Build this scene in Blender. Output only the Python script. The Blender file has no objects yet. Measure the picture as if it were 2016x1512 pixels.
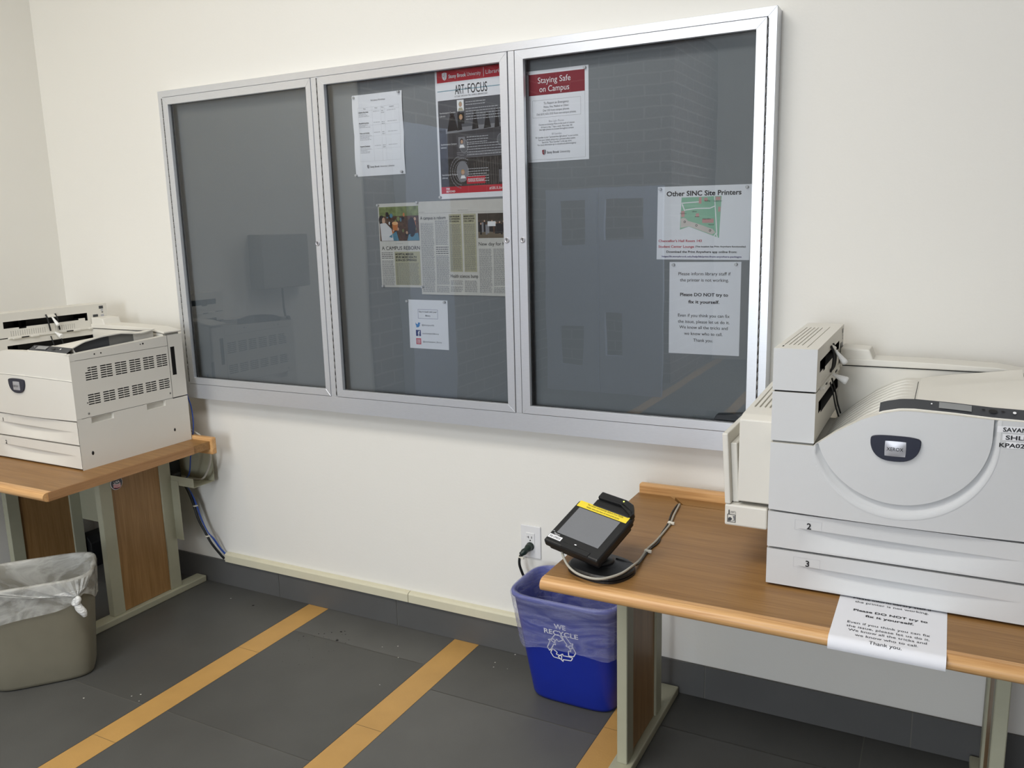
import bpy, bmesh, math, random
from mathutils import Vector, Matrix
PI = math.pi
SC = bpy.context.scene
COL = SC.collection
random.seed(7)

# ------------------------------------------------------------------ camera
cam_d = bpy.data.cameras.new('camera')
cam_d.sensor_width = 36.0
cam_d.lens = 1639.6348 / 2016 * 36.0
cam = bpy.data.objects.new('camera', cam_d)
COL.objects.link(cam)
YAW, PITCH, ROLL = .4847, -.1870, -.0253
CAMP = Vector((2.8526, -2.5031, 1.5419))
_f = Vector((-math.sin(YAW)*math.cos(PITCH), math.cos(YAW)*math.cos(PITCH), math.sin(PITCH)))
_r = Vector((math.cos(YAW), math.sin(YAW), 0))
_u = _r.cross(_f)
_r2 = math.cos(ROLL)*_r + math.sin(ROLL)*_u
_u2 = -math.sin(ROLL)*_r + math.cos(ROLL)*_u
cam.matrix_world = Matrix(((_r2.x, _u2.x, -_f.x, CAMP.x), (_r2.y, _u2.y, -_f.y, CAMP.y), (_r2.z, _u2.z, -_f.z, CAMP.z), (0, 0, 0, 1)))
cam_d.clip_start = .05
SC.camera = cam

# ------------------------------------------------------------------ world, lights, exposure
w = bpy.data.worlds.new('daylight'); SC.world = w; w.use_nodes = True
w.node_tree.nodes['Background'].inputs[0].default_value = (.75, .86, 1, 1)
w.node_tree.nodes['Background'].inputs[1].default_value = 1.5
SC.view_settings.view_transform = 'Standard'
SC.view_settings.look = 'None'
SC.view_settings.gamma = 1
SC.view_settings.use_curve_mapping = False
SC.view_settings.exposure = 0.33

def area(name, loc, target, sx, sy, power, color):
    l = bpy.data.lights.new(name, 'AREA'); l.shape = 'RECTANGLE'; l.size = sx; l.size_y = sy
    l.energy = power; l.color = color
    o = bpy.data.objects.new(name, l); COL.objects.link(o)
    o.location = loc
    o.rotation_euler = (Vector(target) - Vector(loc)).to_track_quat('-Z', 'Y').to_euler()
    return o
# unseen sources behind the camera and overhead
area('unseen_window_fill', (2.1, -6.93, 1.75), (1.9, 0, 1.2), 1.5, 2.3, 92, (.88, .94, 1.0))  # added fill at an unseen window, kept clear of the door reflections
area('unseen_ceiling_light', (1.5, -1.75, 3.34), (1.5, -1.45, 0), 1.6, 1.1, 56, (1.0, .98, .95))
area('unseen_ceiling_light', (.7, -3.9, 3.34), (.3, -4.2, 0), 1.6, 1.0, 78, (.95, .97, 1.0))  # added to brighten the brick and panels that the doors mirror
area('unseen_warm_fill', (-.25, -1.9, 3.34), (-.45, -1.2, 0), .3, 1.2, 11, (1.0, .76, .36))  # small unseen source added to warm the left wall

# ------------------------------------------------------------------ materials
def s2l(c):
    c = c/255
    return c/12.92 if c <= .04045 else ((c+.055)/1.055)**2.4
MATS = {}
def mat(name, rgb, rough=.6, metal=0, var=.03, scale=20, bump=0, bscale=200, spec=.5, stretch=(1, 1, 1), trans=0, coat=0):
    if name in MATS: return MATS[name]
    m = bpy.data.materials.new(name); m.use_nodes = True
    nt = m.node_tree; b = nt.nodes['Principled BSDF']
    col = tuple(s2l(v) for v in rgb)
    b.inputs['Roughness'].default_value = rough; b.inputs['Metallic'].default_value = metal
    b.inputs['Specular IOR Level'].default_value = spec
    b.inputs['Coat Weight'].default_value = coat
    b.inputs['Transmission Weight'].default_value = trans
    tc = nt.nodes.new('ShaderNodeTexCoord'); mp = nt.nodes.new('ShaderNodeMapping')
    mp.inputs['Scale'].default_value = stretch
    nt.links.new(tc.outputs['Object'], mp.inputs[0])
    n = nt.nodes.new('ShaderNodeTexNoise'); n.inputs['Scale'].default_value = scale; n.inputs['Detail'].default_value = 4
    nt.links.new(mp.outputs[0], n.inputs['Vector'])
    r = nt.nodes.new('ShaderNodeValToRGB')
    r.color_ramp.elements[0].position = .3; r.color_ramp.elements[1].position = .7
    r.color_ramp.elements[0].color = (*[max(0, v*(1-var)) for v in col], 1)
    r.color_ramp.elements[1].color = (*[min(1, v*(1+var)) for v in col], 1)
    nt.links.new(n.outputs['Fac'], r.inputs[0]); nt.links.new(r.outputs[0], b.inputs['Base Color'])
    if bump:
        n2 = nt.nodes.new('ShaderNodeTexNoise'); n2.inputs['Scale'].default_value = bscale; n2.inputs['Detail'].default_value = 3
        nt.links.new(mp.outputs[0], n2.inputs['Vector'])
        bp = nt.nodes.new('ShaderNodeBump'); bp.inputs['Strength'].default_value = bump; bp.inputs['Distance'].default_value = .002
        nt.links.new(n2.outputs['Fac'], bp.inputs['Height']); nt.links.new(bp.outputs[0], b.inputs['Normal'])
    MATS[name] = m
    return m
def wood(name, dark, light, axis='x', rough=.42):
    m = bpy.data.materials.new(name); m.use_nodes = True
    nt = m.node_tree; b = nt.nodes['Principled BSDF']; b.inputs['Roughness'].default_value = rough
    b.inputs['Specular IOR Level'].default_value = .4
    tc = nt.nodes.new('ShaderNodeTexCoord')
    def chain(sc, nscale, det, dist=0):
        mp = nt.nodes.new('ShaderNodeMapping'); mp.inputs['Scale'].default_value = sc
        nt.links.new(tc.outputs['Object'], mp.inputs[0])
        n = nt.nodes.new('ShaderNodeTexNoise'); n.inputs['Scale'].default_value = nscale
        n.inputs['Detail'].default_value = det; n.inputs['Distortion'].default_value = dist
        nt.links.new(mp.outputs[0], n.inputs['Vector']); return n
    k = {'x': (1, 16, 16), 'y': (16, 1, 16), 'z': (16, 16, 1)}[axis]
    k2 = {'x': (4, 120, 120), 'y': (120, 4, 120), 'z': (120, 120, 4)}[axis]
    a = chain(k, 1.6, 6, 1.2); c = chain(k2, 2.2, 3)
    mx = nt.nodes.new('ShaderNodeMath'); mx.operation = 'MULTIPLY_ADD'; mx.inputs[1].default_value = .5
    nt.links.new(c.outputs['Fac'], mx.inputs[0]); 
    ml = nt.nodes.new('ShaderNodeMath'); ml.operation = 'MULTIPLY'; ml.inputs[1].default_value = .6
    nt.links.new(a.outputs['Fac'], ml.inputs[0]); nt.links.new(ml.outputs[0], mx.inputs[2])
    r = nt.nodes.new('ShaderNodeValToRGB')
    r.color_ramp.elements[0].position = .42; r.color_ramp.elements[1].position = .66
    r.color_ramp.elements[0].color = (*[s2l(v) for v in dark], 1)
    r.color_ramp.elements[1].color = (*[s2l(v) for v in light], 1)
    nt.links.new(mx.outputs[0], r.inputs[0]); nt.links.new(r.outputs[0], b.inputs['Base Color'])
    return m
def brickmat():
    m = bpy.data.materials.new('brown_brick'); m.use_nodes = True
    nt = m.node_tree; b = nt.nodes['Principled BSDF']; b.inputs['Roughness'].default_value = .85
    tc = nt.nodes.new('ShaderNodeTexCoord'); sp = nt.nodes.new('ShaderNodeSeparateXYZ'); cb = nt.nodes.new('ShaderNodeCombineXYZ')
    ad = nt.nodes.new('ShaderNodeMath'); ad.operation = 'ADD'
    nt.links.new(tc.outputs['Object'], sp.inputs[0])
    nt.links.new(sp.outputs[0], ad.inputs[0]); nt.links.new(sp.outputs[1], ad.inputs[1])
    nt.links.new(ad.outputs[0], cb.inputs[0]); nt.links.new(sp.outputs[2], cb.inputs[1])
    br = nt.nodes.new('ShaderNodeTexBrick'); br.inputs['Scale'].default_value = 1
    br.inputs['Brick Width'].default_value = .30; br.inputs['Row Height'].default_value = .10; br.inputs['Mortar Size'].default_value = .007
    br.inputs['Color1'].default_value = (.15, .085, .06, 1); br.inputs['Color2'].default_value = (.11, .065, .05, 1)
    br.inputs['Mortar'].default_value = (.36, .32, .28, 1)
    nt.links.new(cb.outputs[0], br.inputs['Vector']); nt.links.new(br.outputs['Color'], b.inputs['Base Color'])
    return m
def glassmat():
    m = bpy.data.materials.new('door_glass'); m.use_nodes = True
    nt = m.node_tree; nt.nodes.remove(nt.nodes['Principled BSDF']); out = nt.nodes['Material Output']
    f = nt.nodes.new('ShaderNodeFresnel'); f.inputs['IOR'].default_value = 1.5
    t = nt.nodes.new('ShaderNodeBsdfTransparent'); t.inputs[0].default_value = (.96, .975, .97, 1)
    g = nt.nodes.new('ShaderNodeBsdfGlossy'); g.inputs['Roughness'].default_value = 0
    mx = nt.nodes.new('ShaderNodeMixShader')
    n = nt.nodes.new('ShaderNodeTexNoise'); n.inputs['Scale'].default_value = 2.5
    bp = nt.nodes.new('ShaderNodeBump'); bp.inputs['Strength'].default_value = .05; bp.inputs['Distance'].default_value = .01
    nt.links.new(n.outputs['Fac'], bp.inputs['Height']); nt.links.new(bp.outputs[0], g.inputs['Normal'])
    tw = nt.nodes.new('ShaderNodeMath'); tw.operation = 'MULTIPLY'; tw.inputs[1].default_value = 2.0; tw.use_clamp = True   # both faces of the pane
    nt.links.new(f.outputs[0], tw.inputs[0])
    nt.links.new(tw.outputs[0], mx.inputs[0]); nt.links.new(t.outputs[0], mx.inputs[1]); nt.links.new(g.outputs[0], mx.inputs[2])
    nt.links.new(mx.outputs[0], out.inputs[0]); return m
def filmmat(name, rgb, lo, hi, scale=14, stretch=(1, 1, 3), gl=.12):
    # thin crinkled plastic film: more opaque along its folds
    m = bpy.data.materials.new(name); m.use_nodes = True
    nt = m.node_tree; b = nt.nodes['Principled BSDF']; out = nt.nodes['Material Output']
    b.inputs['Base Color'].default_value = (*[s2l(v) for v in rgb], 1); b.inputs['Roughness'].default_value = .3
    t = nt.nodes.new('ShaderNodeBsdfTransparent'); mx = nt.nodes.new('ShaderNodeMixShader')
    tc = nt.nodes.new('ShaderNodeTexCoord'); mp = nt.nodes.new('ShaderNodeMapping'); mp.inputs['Scale'].default_value = stretch
    n = nt.nodes.new('ShaderNodeTexNoise'); n.inputs['Scale'].default_value = scale; n.inputs['Detail'].default_value = 5; n.inputs['Distortion'].default_value = 1.5
    nt.links.new(tc.outputs['Object'], mp.inputs[0]); nt.links.new(mp.outputs[0], n.inputs['Vector'])
    # ridged
    a = nt.nodes.new('ShaderNodeMath'); a.operation = 'SUBTRACT'; a.inputs[1].default_value = .5
    ab = nt.nodes.new('ShaderNodeMath'); ab.operation = 'ABSOLUTE'
    mr = nt.nodes.new('ShaderNodeMapRange'); mr.inputs['From Min'].default_value = 0; mr.inputs['From Max'].default_value = .16
    mr.inputs['To Min'].default_value = hi; mr.inputs['To Max'].default_value = lo
    nt.links.new(n.outputs['Fac'], a.inputs[0]); nt.links.new(a.outputs[0], ab.inputs[0]); nt.links.new(ab.outputs[0], mr.inputs['Value'])
    bp = nt.nodes.new('ShaderNodeBump'); bp.inputs['Strength'].default_value = .6; bp.inputs['Distance'].default_value = .01
    nt.links.new(n.outputs['Fac'], bp.inputs['Height']); nt.links.new(bp.outputs[0], b.inputs['Normal'])
    nt.links.new(mr.outputs[0], mx.inputs[0]); nt.links.new(t.outputs[0], mx.inputs[1]); nt.links.new(b.outputs[0], mx.inputs[2])
    nt.links.new(mx.outputs[0], out.inputs[0]); return m

WALL = mat('wall_paint', (236, 234, 227), .8, var=.008, scale=1.5, bump=.15, bscale=120)
CEIL = mat('ceiling_paint', (235, 235, 232), .9)
ALU = mat('satin_aluminium', (222, 225, 230), .37, .64, var=.02, scale=60, stretch=(1, 1, 6))
ALUD = mat('hinge_metal', (120, 120, 120), .4, .9)
BLACKGAP = mat('dark_gap', (18, 18, 18), .8)
FELT = mat('grey_backing_board', (134, 138, 141), .95, var=.02, scale=200)
GLASS = glassmat()
PAPER = mat('white_paper', (238, 239, 244), .75, var=.008, scale=8)
NEWSP = mat('newsprint', (208, 206, 200), .85, var=.03, scale=40)
BEIGE = mat('newsprint_tint', (180, 177, 150), .85, var=.02)
INK = mat('black_ink', (28, 28, 32), .7)
INKG = mat('grey_ink', (120, 120, 124), .7)
INKL = mat('light_grey_ink', (186, 187, 192), .7)
MAROON = mat('maroon_ink', (136, 30, 46), .6)
REDI = mat('red_ink', (196, 34, 52), .55)
PINKI = mat('dull_red_ink', (190, 80, 92), .7)
WHITEI = mat('white_ink', (240, 240, 242), .6)
BLUEI = mat('pale_blue_ink', (120, 160, 176), .6)
PURP = mat('violet_ink', (84, 74, 130), .7)
GREENM = mat('map_green', (150, 196, 170), .7, var=.02)
PINKM = mat('map_pink', (206, 160, 158), .7)
BEIGEM = mat('map_beige', (214, 206, 200), .7)
PRN = mat('printer_plastic', (224, 221, 212), .5, var=.01, scale=6, bump=.12, bscale=900)
PRNG = mat('printer_panel_plastic', (212, 213, 213), .5, var=.01, scale=6, bump=.12, bscale=900)
PRNW = mat('white_lever_plastic', (240, 240, 238), .35)
DKGREY = mat('dark_grey_plastic', (62, 64, 68), .45)
MIDGREY = mat('shadow_grey_plastic', (120, 120, 116), .6)
BLACKP = mat('black_plastic', (22, 23, 25), .42, bump=.15, bscale=1200)
BLACKI = mat('black_interior', (14, 14, 14), .7)
NAVY = mat('navy_badge', (20, 24, 46), .25)
SILVER = mat('brushed_silver', (190, 190, 195), .42, .6, var=.06, scale=30)
LCD = mat('lcd_glass', (140, 142, 142), .25)
SCREEN = mat('touch_screen', (122, 124, 128), .3, var=.03, scale=400)
YEL = mat('yellow_sticker', (245, 220, 60), .5)
SAGE = mat('sage_painted_metal', (176, 175, 152), .5, var=.02, scale=40, bump=.1, bscale=600)
OAK = wood('oak_laminate', (136, 98, 54), (158, 118, 69), 'x')
OAKY = wood('oak_laminate_panel', (146, 110, 66), (168, 130, 84), 'z')
OAKE = wood('solid_oak_edge', (196, 146, 92), (222, 176, 120), 'x', .35)
OAKS = wood('oak_side_band', (156, 114, 72), (176, 132, 88), 'y', .45)
CREAM = mat('cream_raceway', (214, 209, 184), .5, var=.02)
BLUEB = mat('blue_bin_plastic', (16, 40, 148), .38, bump=.1, bscale=700)
TANB = mat('taupe_bin_plastic', (124, 119, 102), .5, bump=.1, bscale=700)
LINW = filmmat('white_film_liner', (224, 224, 218), .22, .55, 5, (1, 1, 2))
LINB = filmmat('clear_film_liner', (168, 172, 214), .20, .42, 5, (1, 1, 3.2))
KNOT = filmmat('gathered_film', (240, 240, 236), .7, .97, 40)
GREYC = mat('grey_cable_sheath', (176, 172, 160), .5)
BLACKC = mat('black_cable_sheath', (20, 22, 22), .45)
BLUEC = mat('blue_cable_sheath', (44, 78, 160), .45)
TIE = mat('cable_tie_nylon', (226, 222, 208), .5)
OUTW = mat('outlet_white', (232, 232, 232), .35)
BRICK = brickmat()
BLUEG = mat('blue_grey_paint', (182, 194, 226), .6)
CLEARP = mat('clear_pin_plastic', (206, 206, 208), .15, var=.01)
YTILE = mat('ochre_floor_tile', (190, 148, 84), .55, var=.06, scale=9, bump=.15, bscale=150)
GROUT = mat('floor_grout', (112, 110, 104), .9)
def tilemat(name, rgb):
    m = mat(name, rgb, .48, var=.07, scale=5, bump=.12, bscale=220)
    return m
GT = [tilemat('slate_tile_a', (83, 83, 80)), tilemat('slate_tile_b', (90, 90, 87)), tilemat('slate_tile_c', (78, 78, 75))]
BTILE = mat('slate_base_tile', (88, 88, 87), .55, var=.06, scale=6)

# ------------------------------------------------------------------ mesh builder
class MB:
    def __init__(s): s.bm = bmesh.new(); s.mats = []
    def mi(s, m):
        if m not in s.mats: s.mats.append(m)
        return s.mats.index(m)
    def poly(s, pts, m, smooth=False):
        f = s.bm.faces.new([s.bm.verts.new(p) for p in pts]); f.material_index = s.mi(m); f.smooth = smooth
        return f
    def add(s, verts, faces, m, smooth=False, M=None):
        vs = [s.bm.verts.new((M @ Vector(v)) if M else v) for v in verts]
        k = s.mi(m)
        for f in faces:
            try:
                nf = s.bm.faces.new([vs[i] for i in f]); nf.material_index = k; nf.smooth = smooth
            except ValueError: pass
    def addbm(s, b2, m, smooth=False, M=None):
        b2.verts.index_update()
        s.add([v.co.copy() for v in b2.verts], [[v.index for v in f.verts] for f in b2.faces], m, smooth, M)
        b2.free()
    def box(s, x0, x1, y0, y1, z0, z1, m, bev=0, seg=2, M=None, smooth=False):
        b2 = bmesh.new()
        vs = [b2.verts.new(p) for p in ((x0,y0,z0),(x1,y0,z0),(x1,y1,z0),(x0,y1,z0),(x0,y0,z1),(x1,y0,z1),(x1,y1,z1),(x0,y1,z1))]
        for f in ((0,3,2,1),(4,5,6,7),(0,1,5,4),(1,2,6,5),(2,3,7,6),(3,0,4,7)): b2.faces.new([vs[i] for i in f])
        if bev: bmesh.ops.bevel(b2, geom=b2.edges[:], offset=bev, segments=seg, profile=.5, affect='EDGES')
        s.addbm(b2, m, smooth, M)
    def prism(s, pts, axis, a, b, m, bev=0, seg=2, M=None, mcap=None):
        # closed outline pts in the two other axes, extruded a..b along axis
        def P(p, t): return {'x': (t, p[0], p[1]), 'y': (p[0], t, p[1]), 'z': (p[0], p[1], t)}[axis]
        b2 = bmesh.new(); n = len(pts)
        A = [b2.verts.new(P(p, a)) for p in pts]; B = [b2.verts.new(P(p, b)) for p in pts]
        for i in range(n): b2.faces.new((A[i], A[(i+1) % n], B[(i+1) % n], B[i]))
        b2.faces.new(A[::-1]); b2.faces.new(B)
        bmesh.ops.recalc_face_normals(b2, faces=b2.faces[:])
        if bev: bmesh.ops.bevel(b2, geom=b2.edges[:], offset=bev, segments=seg, profile=.5, affect='EDGES')
        s.addbm(b2, m, False, M)
    def grid(s, fn, nu, nv, m, smooth=True, keep=None, close=False):
        g = [[s.bm.verts.new(fn(i/nu, j/nv)) for j in range(nv+1)] for i in range(nu+(0 if close else 1))]
        for i in range(nu):
            for j in range(nv):
                if keep and not keep((i+.5)/nu, (j+.5)/nv): continue
                ii = (i+1) % nu if close else i+1
                f = s.bm.faces.new((g[i][j], g[ii][j], g[ii][j+1], g[i][j+1])); f.smooth = smooth
                f.material_index = s.mi(m((i+.5)/nu, (j+.5)/nv) if callable(m) else m)
    def tube(s, pts, r, m, n=8, sub=6, spline=True, caps=True):
        P = [Vector(p) for p in pts]
        if spline and len(P) > 2:
            Q = []
            E = [P[0]*2-P[1]] + P + [P[-1]*2-P[-2]]
            for i in range(1, len(E)-2):
                for k in range(sub):
                    t = k/sub; a, b, c, d = E[i-1:i+3]
                    Q.append(.5*((2*b)+(c-a)*t+(2*a-5*b+4*c-d)*t*t+(3*b-a-3*c+d)*t**3))
            Q.append(P[-1]); P = Q
        rad = r if callable(r) else (lambda t: r)
        t0 = (P[1]-P[0]).normalized(); u = t0.orthogonal().normalized(); rings = []
        for i, p in enumerate(P):
            t = (P[min(i+1, len(P)-1)]-P[max(i-1, 0)]).normalized()
            u = (u - t*u.dot(t)).normalized(); v = t.cross(u); R = rad(i/(len(P)-1))
            rings.append([s.bm.verts.new(p+(u*math.cos(2*PI*k/n)+v*math.sin(2*PI*k/n))*R) for k in range(n)])
        k0 = s.mi(m)
        for a, b in zip(rings, rings[1:]):
            for k in range(n):
                f = s.bm.faces.new((a[k], a[(k+1) % n], b[(k+1) % n], b[k])); f.smooth = True; f.material_index = k0
        if caps:
            for rr in (rings[0][::-1], rings[-1]):
                f = s.bm.faces.new(rr); f.material_index = k0
    def lathe(s, prof, m, n=16, M=None):
        vs, fs = [], []
        for (r, z) in prof: vs += [(r*math.cos(2*PI*k/n), r*math.sin(2*PI*k/n), z) for k in range(n)]
        for i in range(len(prof)-1):
            for k in range(n): fs.append((i*n+k, i*n+(k+1) % n, (i+1)*n+(k+1) % n, (i+1)*n+k))
        fs.append(tuple(range(n))[::-1]); fs.append(tuple((len(prof)-1)*n+k for k in range(n)))
        s.add(vs, fs, m, True, M)
    def pockets(s, O, U, V, W, H, rects, m, N):
        # flat panel O + u U + v V with sunk rectangles (u0,v0,u1,v1,depth,material); N points outward
        O, U, V, N = Vector(O), Vector(U), Vector(V), Vector(N)
        us = sorted({0, W, *[r[0] for r in rects], *[r[2] for r in rects]}); vs = sorted({0, H, *[r[1] for r in rects], *[r[3] for r in rects]})
        P = lambda u, v, d=0: O+U*u+V*v-N*d
        for a, b in zip(us, us[1:]):
            for c, d in zip(vs, vs[1:]):
                uc, vc = (a+b)/2, (c+d)/2
                if any(r[0] < uc < r[2] and r[1] < vc < r[3] for r in rects): continue
                s.poly([P(a, c), P(b, c), P(b, d), P(a, d)], m)
        for (u0, v0, u1, v1, dp, mm) in rects:
            s.poly([P(u0, v0, dp), P(u1, v0, dp), P(u1, v1, dp), P(u0, v1, dp)], mm)
            for (a, b) in (((u0, v0), (u1, v0)), ((u1, v0), (u1, v1)), ((u1, v1), (u0, v1)), ((u0, v1), (u0, v0))):
                s.poly([P(*a), P(*b), P(*b, dp), P(*a, dp)], m if mm not in (BLACKI, BLACKGAP) else mm)
    def build(s, name, parent=None, loc=None, **props):
        me = bpy.data.meshes.new(name); s.bm.to_mesh(me); s.bm.free()
        for m in s.mats: me.materials.append(m)
        o = bpy.data.objects.new(name, me); COL.objects.link(o)
        if parent: o.parent = parent
        if loc: o.location = loc
        for k, v in props.items(): o[k] = v
        return o

def empty(name, loc, label, cat, group=None, rz=0):
    o = bpy.data.objects.new(name, None); COL.objects.link(o); o.location = loc; o.rotation_euler = (0, 0, rz)
    o.empty_display_size = .05
    o['label'] = label; o['category'] = cat
    if group: o['group'] = group
    return o
def tag(o, label, cat, group=None):
    o['label'] = label; o['category'] = cat
    if group: o['group'] = group
    return o
def struct(o): o['kind'] = 'structure'; return o

# flat lettering -----------------------------------------------------------
_TX = {}
def glyphs(body, bold):
    k = (body, bold)
    if k in _TX: return _TX[k]
    cu = bpy.data.curves.new('lettering', 'FONT'); cu.body = body; cu.size = 1; cu.resolution_u = 3
    if bold: cu.offset = .022
    o = bpy.data.objects.new('lettering', cu); COL.objects.link(o)
    bpy.context.view_layer.update()
    ev = o.evaluated_get(bpy.context.evaluated_depsgraph_get()); me = ev.to_mesh()
    vs = [(v.co.x, v.co.y) for v in me.vertices]; fs = [tuple(p.vertices) for p in me.polygons]
    ev.to_mesh_clear(); bpy.data.objects.remove(o); bpy.data.curves.remove(cu)
    x0 = min(v[0] for v in vs); x1 = max(v[0] for v in vs)
    _TX[k] = ([(x-x0, y) for x, y in vs], fs, x1-x0)
    return _TX[k]

class Sheet:
    """items laid out in sheet coordinates u right, v down; fn(u, v, h) gives the point, h off the surface"""
    def __init__(s, fn, mb=None): s.fn = fn; s.mb = mb or MB()
    def surf(s, W, H, m, nu=12, nv=16): s.mb.grid(lambda a, b: s.fn(a*W, b*H, 0), nu, nv, m)
    fine = False
    def rect(s, u0, v0, u1, v1, m, h=.0003, n=1, nv=1):
        if s.fine: n = max(n, int(abs(u1-u0)/.004)+1); nv = max(nv, int(abs(v1-v0)/.02)+1)
        s.mb.grid(lambda a, b: s.fn(u0+a*(u1-u0), v0+b*(v1-v0), h), n, nv, m)
    def poly(s, pts, m, h=.0003): s.mb.poly([s.fn(u, v, h) for u, v in pts], m)
    def ell(s, u, v, ru, rv, m, h=.0004, n=14): s.poly([(u+ru*math.cos(2*PI*k/n), v+rv*math.sin(2*PI*k/n)) for k in range(n)], m, h)
    def frame(s, u0, v0, u1, v1, t, m, h=.0003):
        s.rect(u0, v0, u1, v0+t, m, h, 6); s.rect(u0, v1-t, u1, v1, m, h, 6); s.rect(u0, v0, u0+t, v1, m, h, 1, 6); s.rect(u1-t, v0, u1, v1, m, h, 1, 6)
    def text(s, body, u, v, size, m, align='c', width=None, bold=False, h=.0009, shear=0):
        # u: centre / left / right of the line, v: mid height of capitals
        vs, fs, w = glyphs(body, bold)
        sx = (width/w) if width else size; W = w*sx
        x0 = {'c': u-W/2, 'l': u, 'r': u-W}[align]
        s.mb.add([s.fn(x0+(x+shear*y)*sx, v+size*.36-y*size, h) for x, y in vs], fs, m)
    def greek(s, u0, v0, u1, v1, pitch, m, frac=.45, h=.0004, rag=.06):
        # body copy too small to read: rows of word-long dashes
        v = v0
        while v < v1:
            u = u0; end = u1-(u1-u0)*random.random()*rag
            while u < end-.002:
                wl = min(random.uniform(.004, .012), end-u)
                s.rect(u, v, u+wl, v+pitch*frac, m, h); u += wl+.0016
            v += pitch

# ================================================================== setting
XL, XR, YF, ZC = -.82, 5.2, -7.0, 3.35
b = MB(); b.box(XL-.1, XR+.1, 0, .12, -.02, ZC, WALL); struct(b.build('wall_back'))
b = MB(); b.box(XL-.12, XL, -2.42, .0, -.02, ZC, WALL); struct(b.build('wall_left'))
b = MB(); b.box(XL-.12, XL+.02, YF, -2.421, -.02, ZC, BRICK); struct(b.build('wall_left_brick'))
b = MB(); b.box(XL+.021, .5, YF, -5.34, -.02, ZC, BRICK); struct(b.build('wall_front_brick'))
b = MB(); b.box(XR, XR+.1, YF, 0, -.02, ZC, BRICK); struct(b.build('wall_right'))
b = MB(); wx0, wx1, wz0, wz1 = 1.3, 2.95, .55, 2.95
b.box(.5, wx0, YF-.1, YF, -.02, ZC, WALL); b.box(wx1, XR+.1, YF-.1, YF, -.02, ZC, WALL)
b.box(wx0, wx1, YF-.1, YF, -.02, wz0, WALL); b.box(wx0, wx1, YF-.1, YF, wz1, ZC, WALL); struct(b.build('wall_front'))
b = MB(); b.box(wx0, wx1, YF-.06, YF+.02, wz0, wz0+.06, ALU); b.box(wx0, wx1, YF-.06, YF+.02, wz1-.06, wz1, ALU)
for x in (wx0, wx1-.06): b.box(x, x+.06, YF-.06, YF+.02, wz0, wz1, ALU)
struct(b.build('unseen_window'))  # unseen window, added to hold the fill light
b = MB(); b.box(XL-.1, XR+.1, YF-.1, .1, ZC, ZC+.1, CEIL); struct(b.build('ceiling'))

# floor: slate tiles with ochre tile strips running towards the wall
b = MB(); ZF = 0
b.poly([(XL, YF, -.0015), (XR, YF, -.0015), (XR, 0, -.0015), (XL, 0, -.0015)], GROUT)
g = .0016
def tile(x0, x1, y0, y1, m): b.poly([(x0+g, y0+g, 0), (x1-g, y0+g, 0), (x1-g, y1-g, 0), (x0+g, y1-g, 0)], m)
cols = [(XL, -.065, -.23), (-.065, .548, -.84), (.652, 1.266, -.22), (1.372, 1.985, -.35), (2.09, 2.713, -.215)]
for ci, (x0, x1, yj) in enumerate(cols):
    ys = [0]; y = yj
    while y > YF: ys.append(y); y -= .612
    ys.append(YF)
    for k, (a, c) in enumerate(zip(ys, ys[1:])):
        if c < a-.02: tile(x0, x1, c, a, GT[(ci*2+k) % 3])
for (x0, x1, yj) in ((.548, .652, -.41), (1.266, 1.372, -.62), (1.985, 2.09, -.3)):
    ys = [0]; y = yj
    while y > YF: ys.append(y); y -= .612
    ys.append(YF)
    for a, c in zip(ys, ys[1:]):
        if c < a-.02: b.poly([(x0, c+.0006, 0), (x1, c+.0006, 0), (x1, a-.0006, 0), (x0, a-.0006, 0)], YTILE)
x = 2.713; k = 0
while x < XR:
    x1 = min(x+.612, XR); y = 0; j = 0
    while y > YF:
        tile(x, x1, max(y-(.4 if j == 0 else .612), YF), y, GT[(j+k) % 3]); y -= (.4 if j == 0 else .612); j += 1
    x = x1; k += 1
rr = random.Random(3)
CRUMB = mat('pale_crumb', (215, 212, 205), .8); SPOT = mat('dark_spot', (20, 20, 20), .8)
def speck(x, y, r, m):
    n = 7; b.poly([(x+r*math.cos(2*PI*q/n)*rr.uniform(.6, 1.3), y+r*math.sin(2*PI*q/n)*rr.uniform(.6, 1.2), .0007) for q in range(n)], m)
for x, y, r, m in [(.47,-.82,.003,CRUMB),(.49,-.80,.003,CRUMB),(.33,-.9,.003,CRUMB),(.52,-.83,.002,CRUMB),(.2,-.11,.003,CRUMB),(.34,-.12,.006,SPOT),(.86,-.21,.007,SPOT),(.83,-.15,.005,SPOT),
    (.80,-.17,.003,SPOT),(.78,-.19,.003,SPOT),(.84,-.14,.003,SPOT),(.76,-.2,.003,SPOT),(.86,-.16,.003,SPOT),(.9,-.19,.002,SPOT),(.72,-.24,.003,SPOT),(1.49,-.1,.003,CRUMB),(1.53,-.02,.003,CRUMB),(1.50,-.13,.003,CRUMB),
    (1.55,-.12,.002,CRUMB),(1.1,-.15,.003,CRUMB),(1.05,-.18,.002,CRUMB),(1.15,-.22,.003,CRUMB),(1.2,-.4,.002,CRUMB)]:
    speck(x, y, r, m)
for q in range(22): speck(rr.uniform(.68, .92), rr.uniform(-.45, -.12), rr.uniform(.001, .0022), SPOT)
struct(b.build('floor'))

b = MB(); b.box(XL, XR, -.010, 0, 0, .112, GROUT)
x = .39-.612*2; xs = []
while x < XR+.6: xs.append(x); x += .612
for a, c in zip(xs, xs[1:]): b.box(max(a+.0018, XL), min(c-.0018, XR), -.0125, -.006, .001, .1135, BTILE)
struct(b.build('baseboard_back'))
b = MB(); b.box(XL, XL+.0125, -2.42, -.013, 0, .1135, BTILE); struct(b.build('baseboard_left'))

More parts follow.
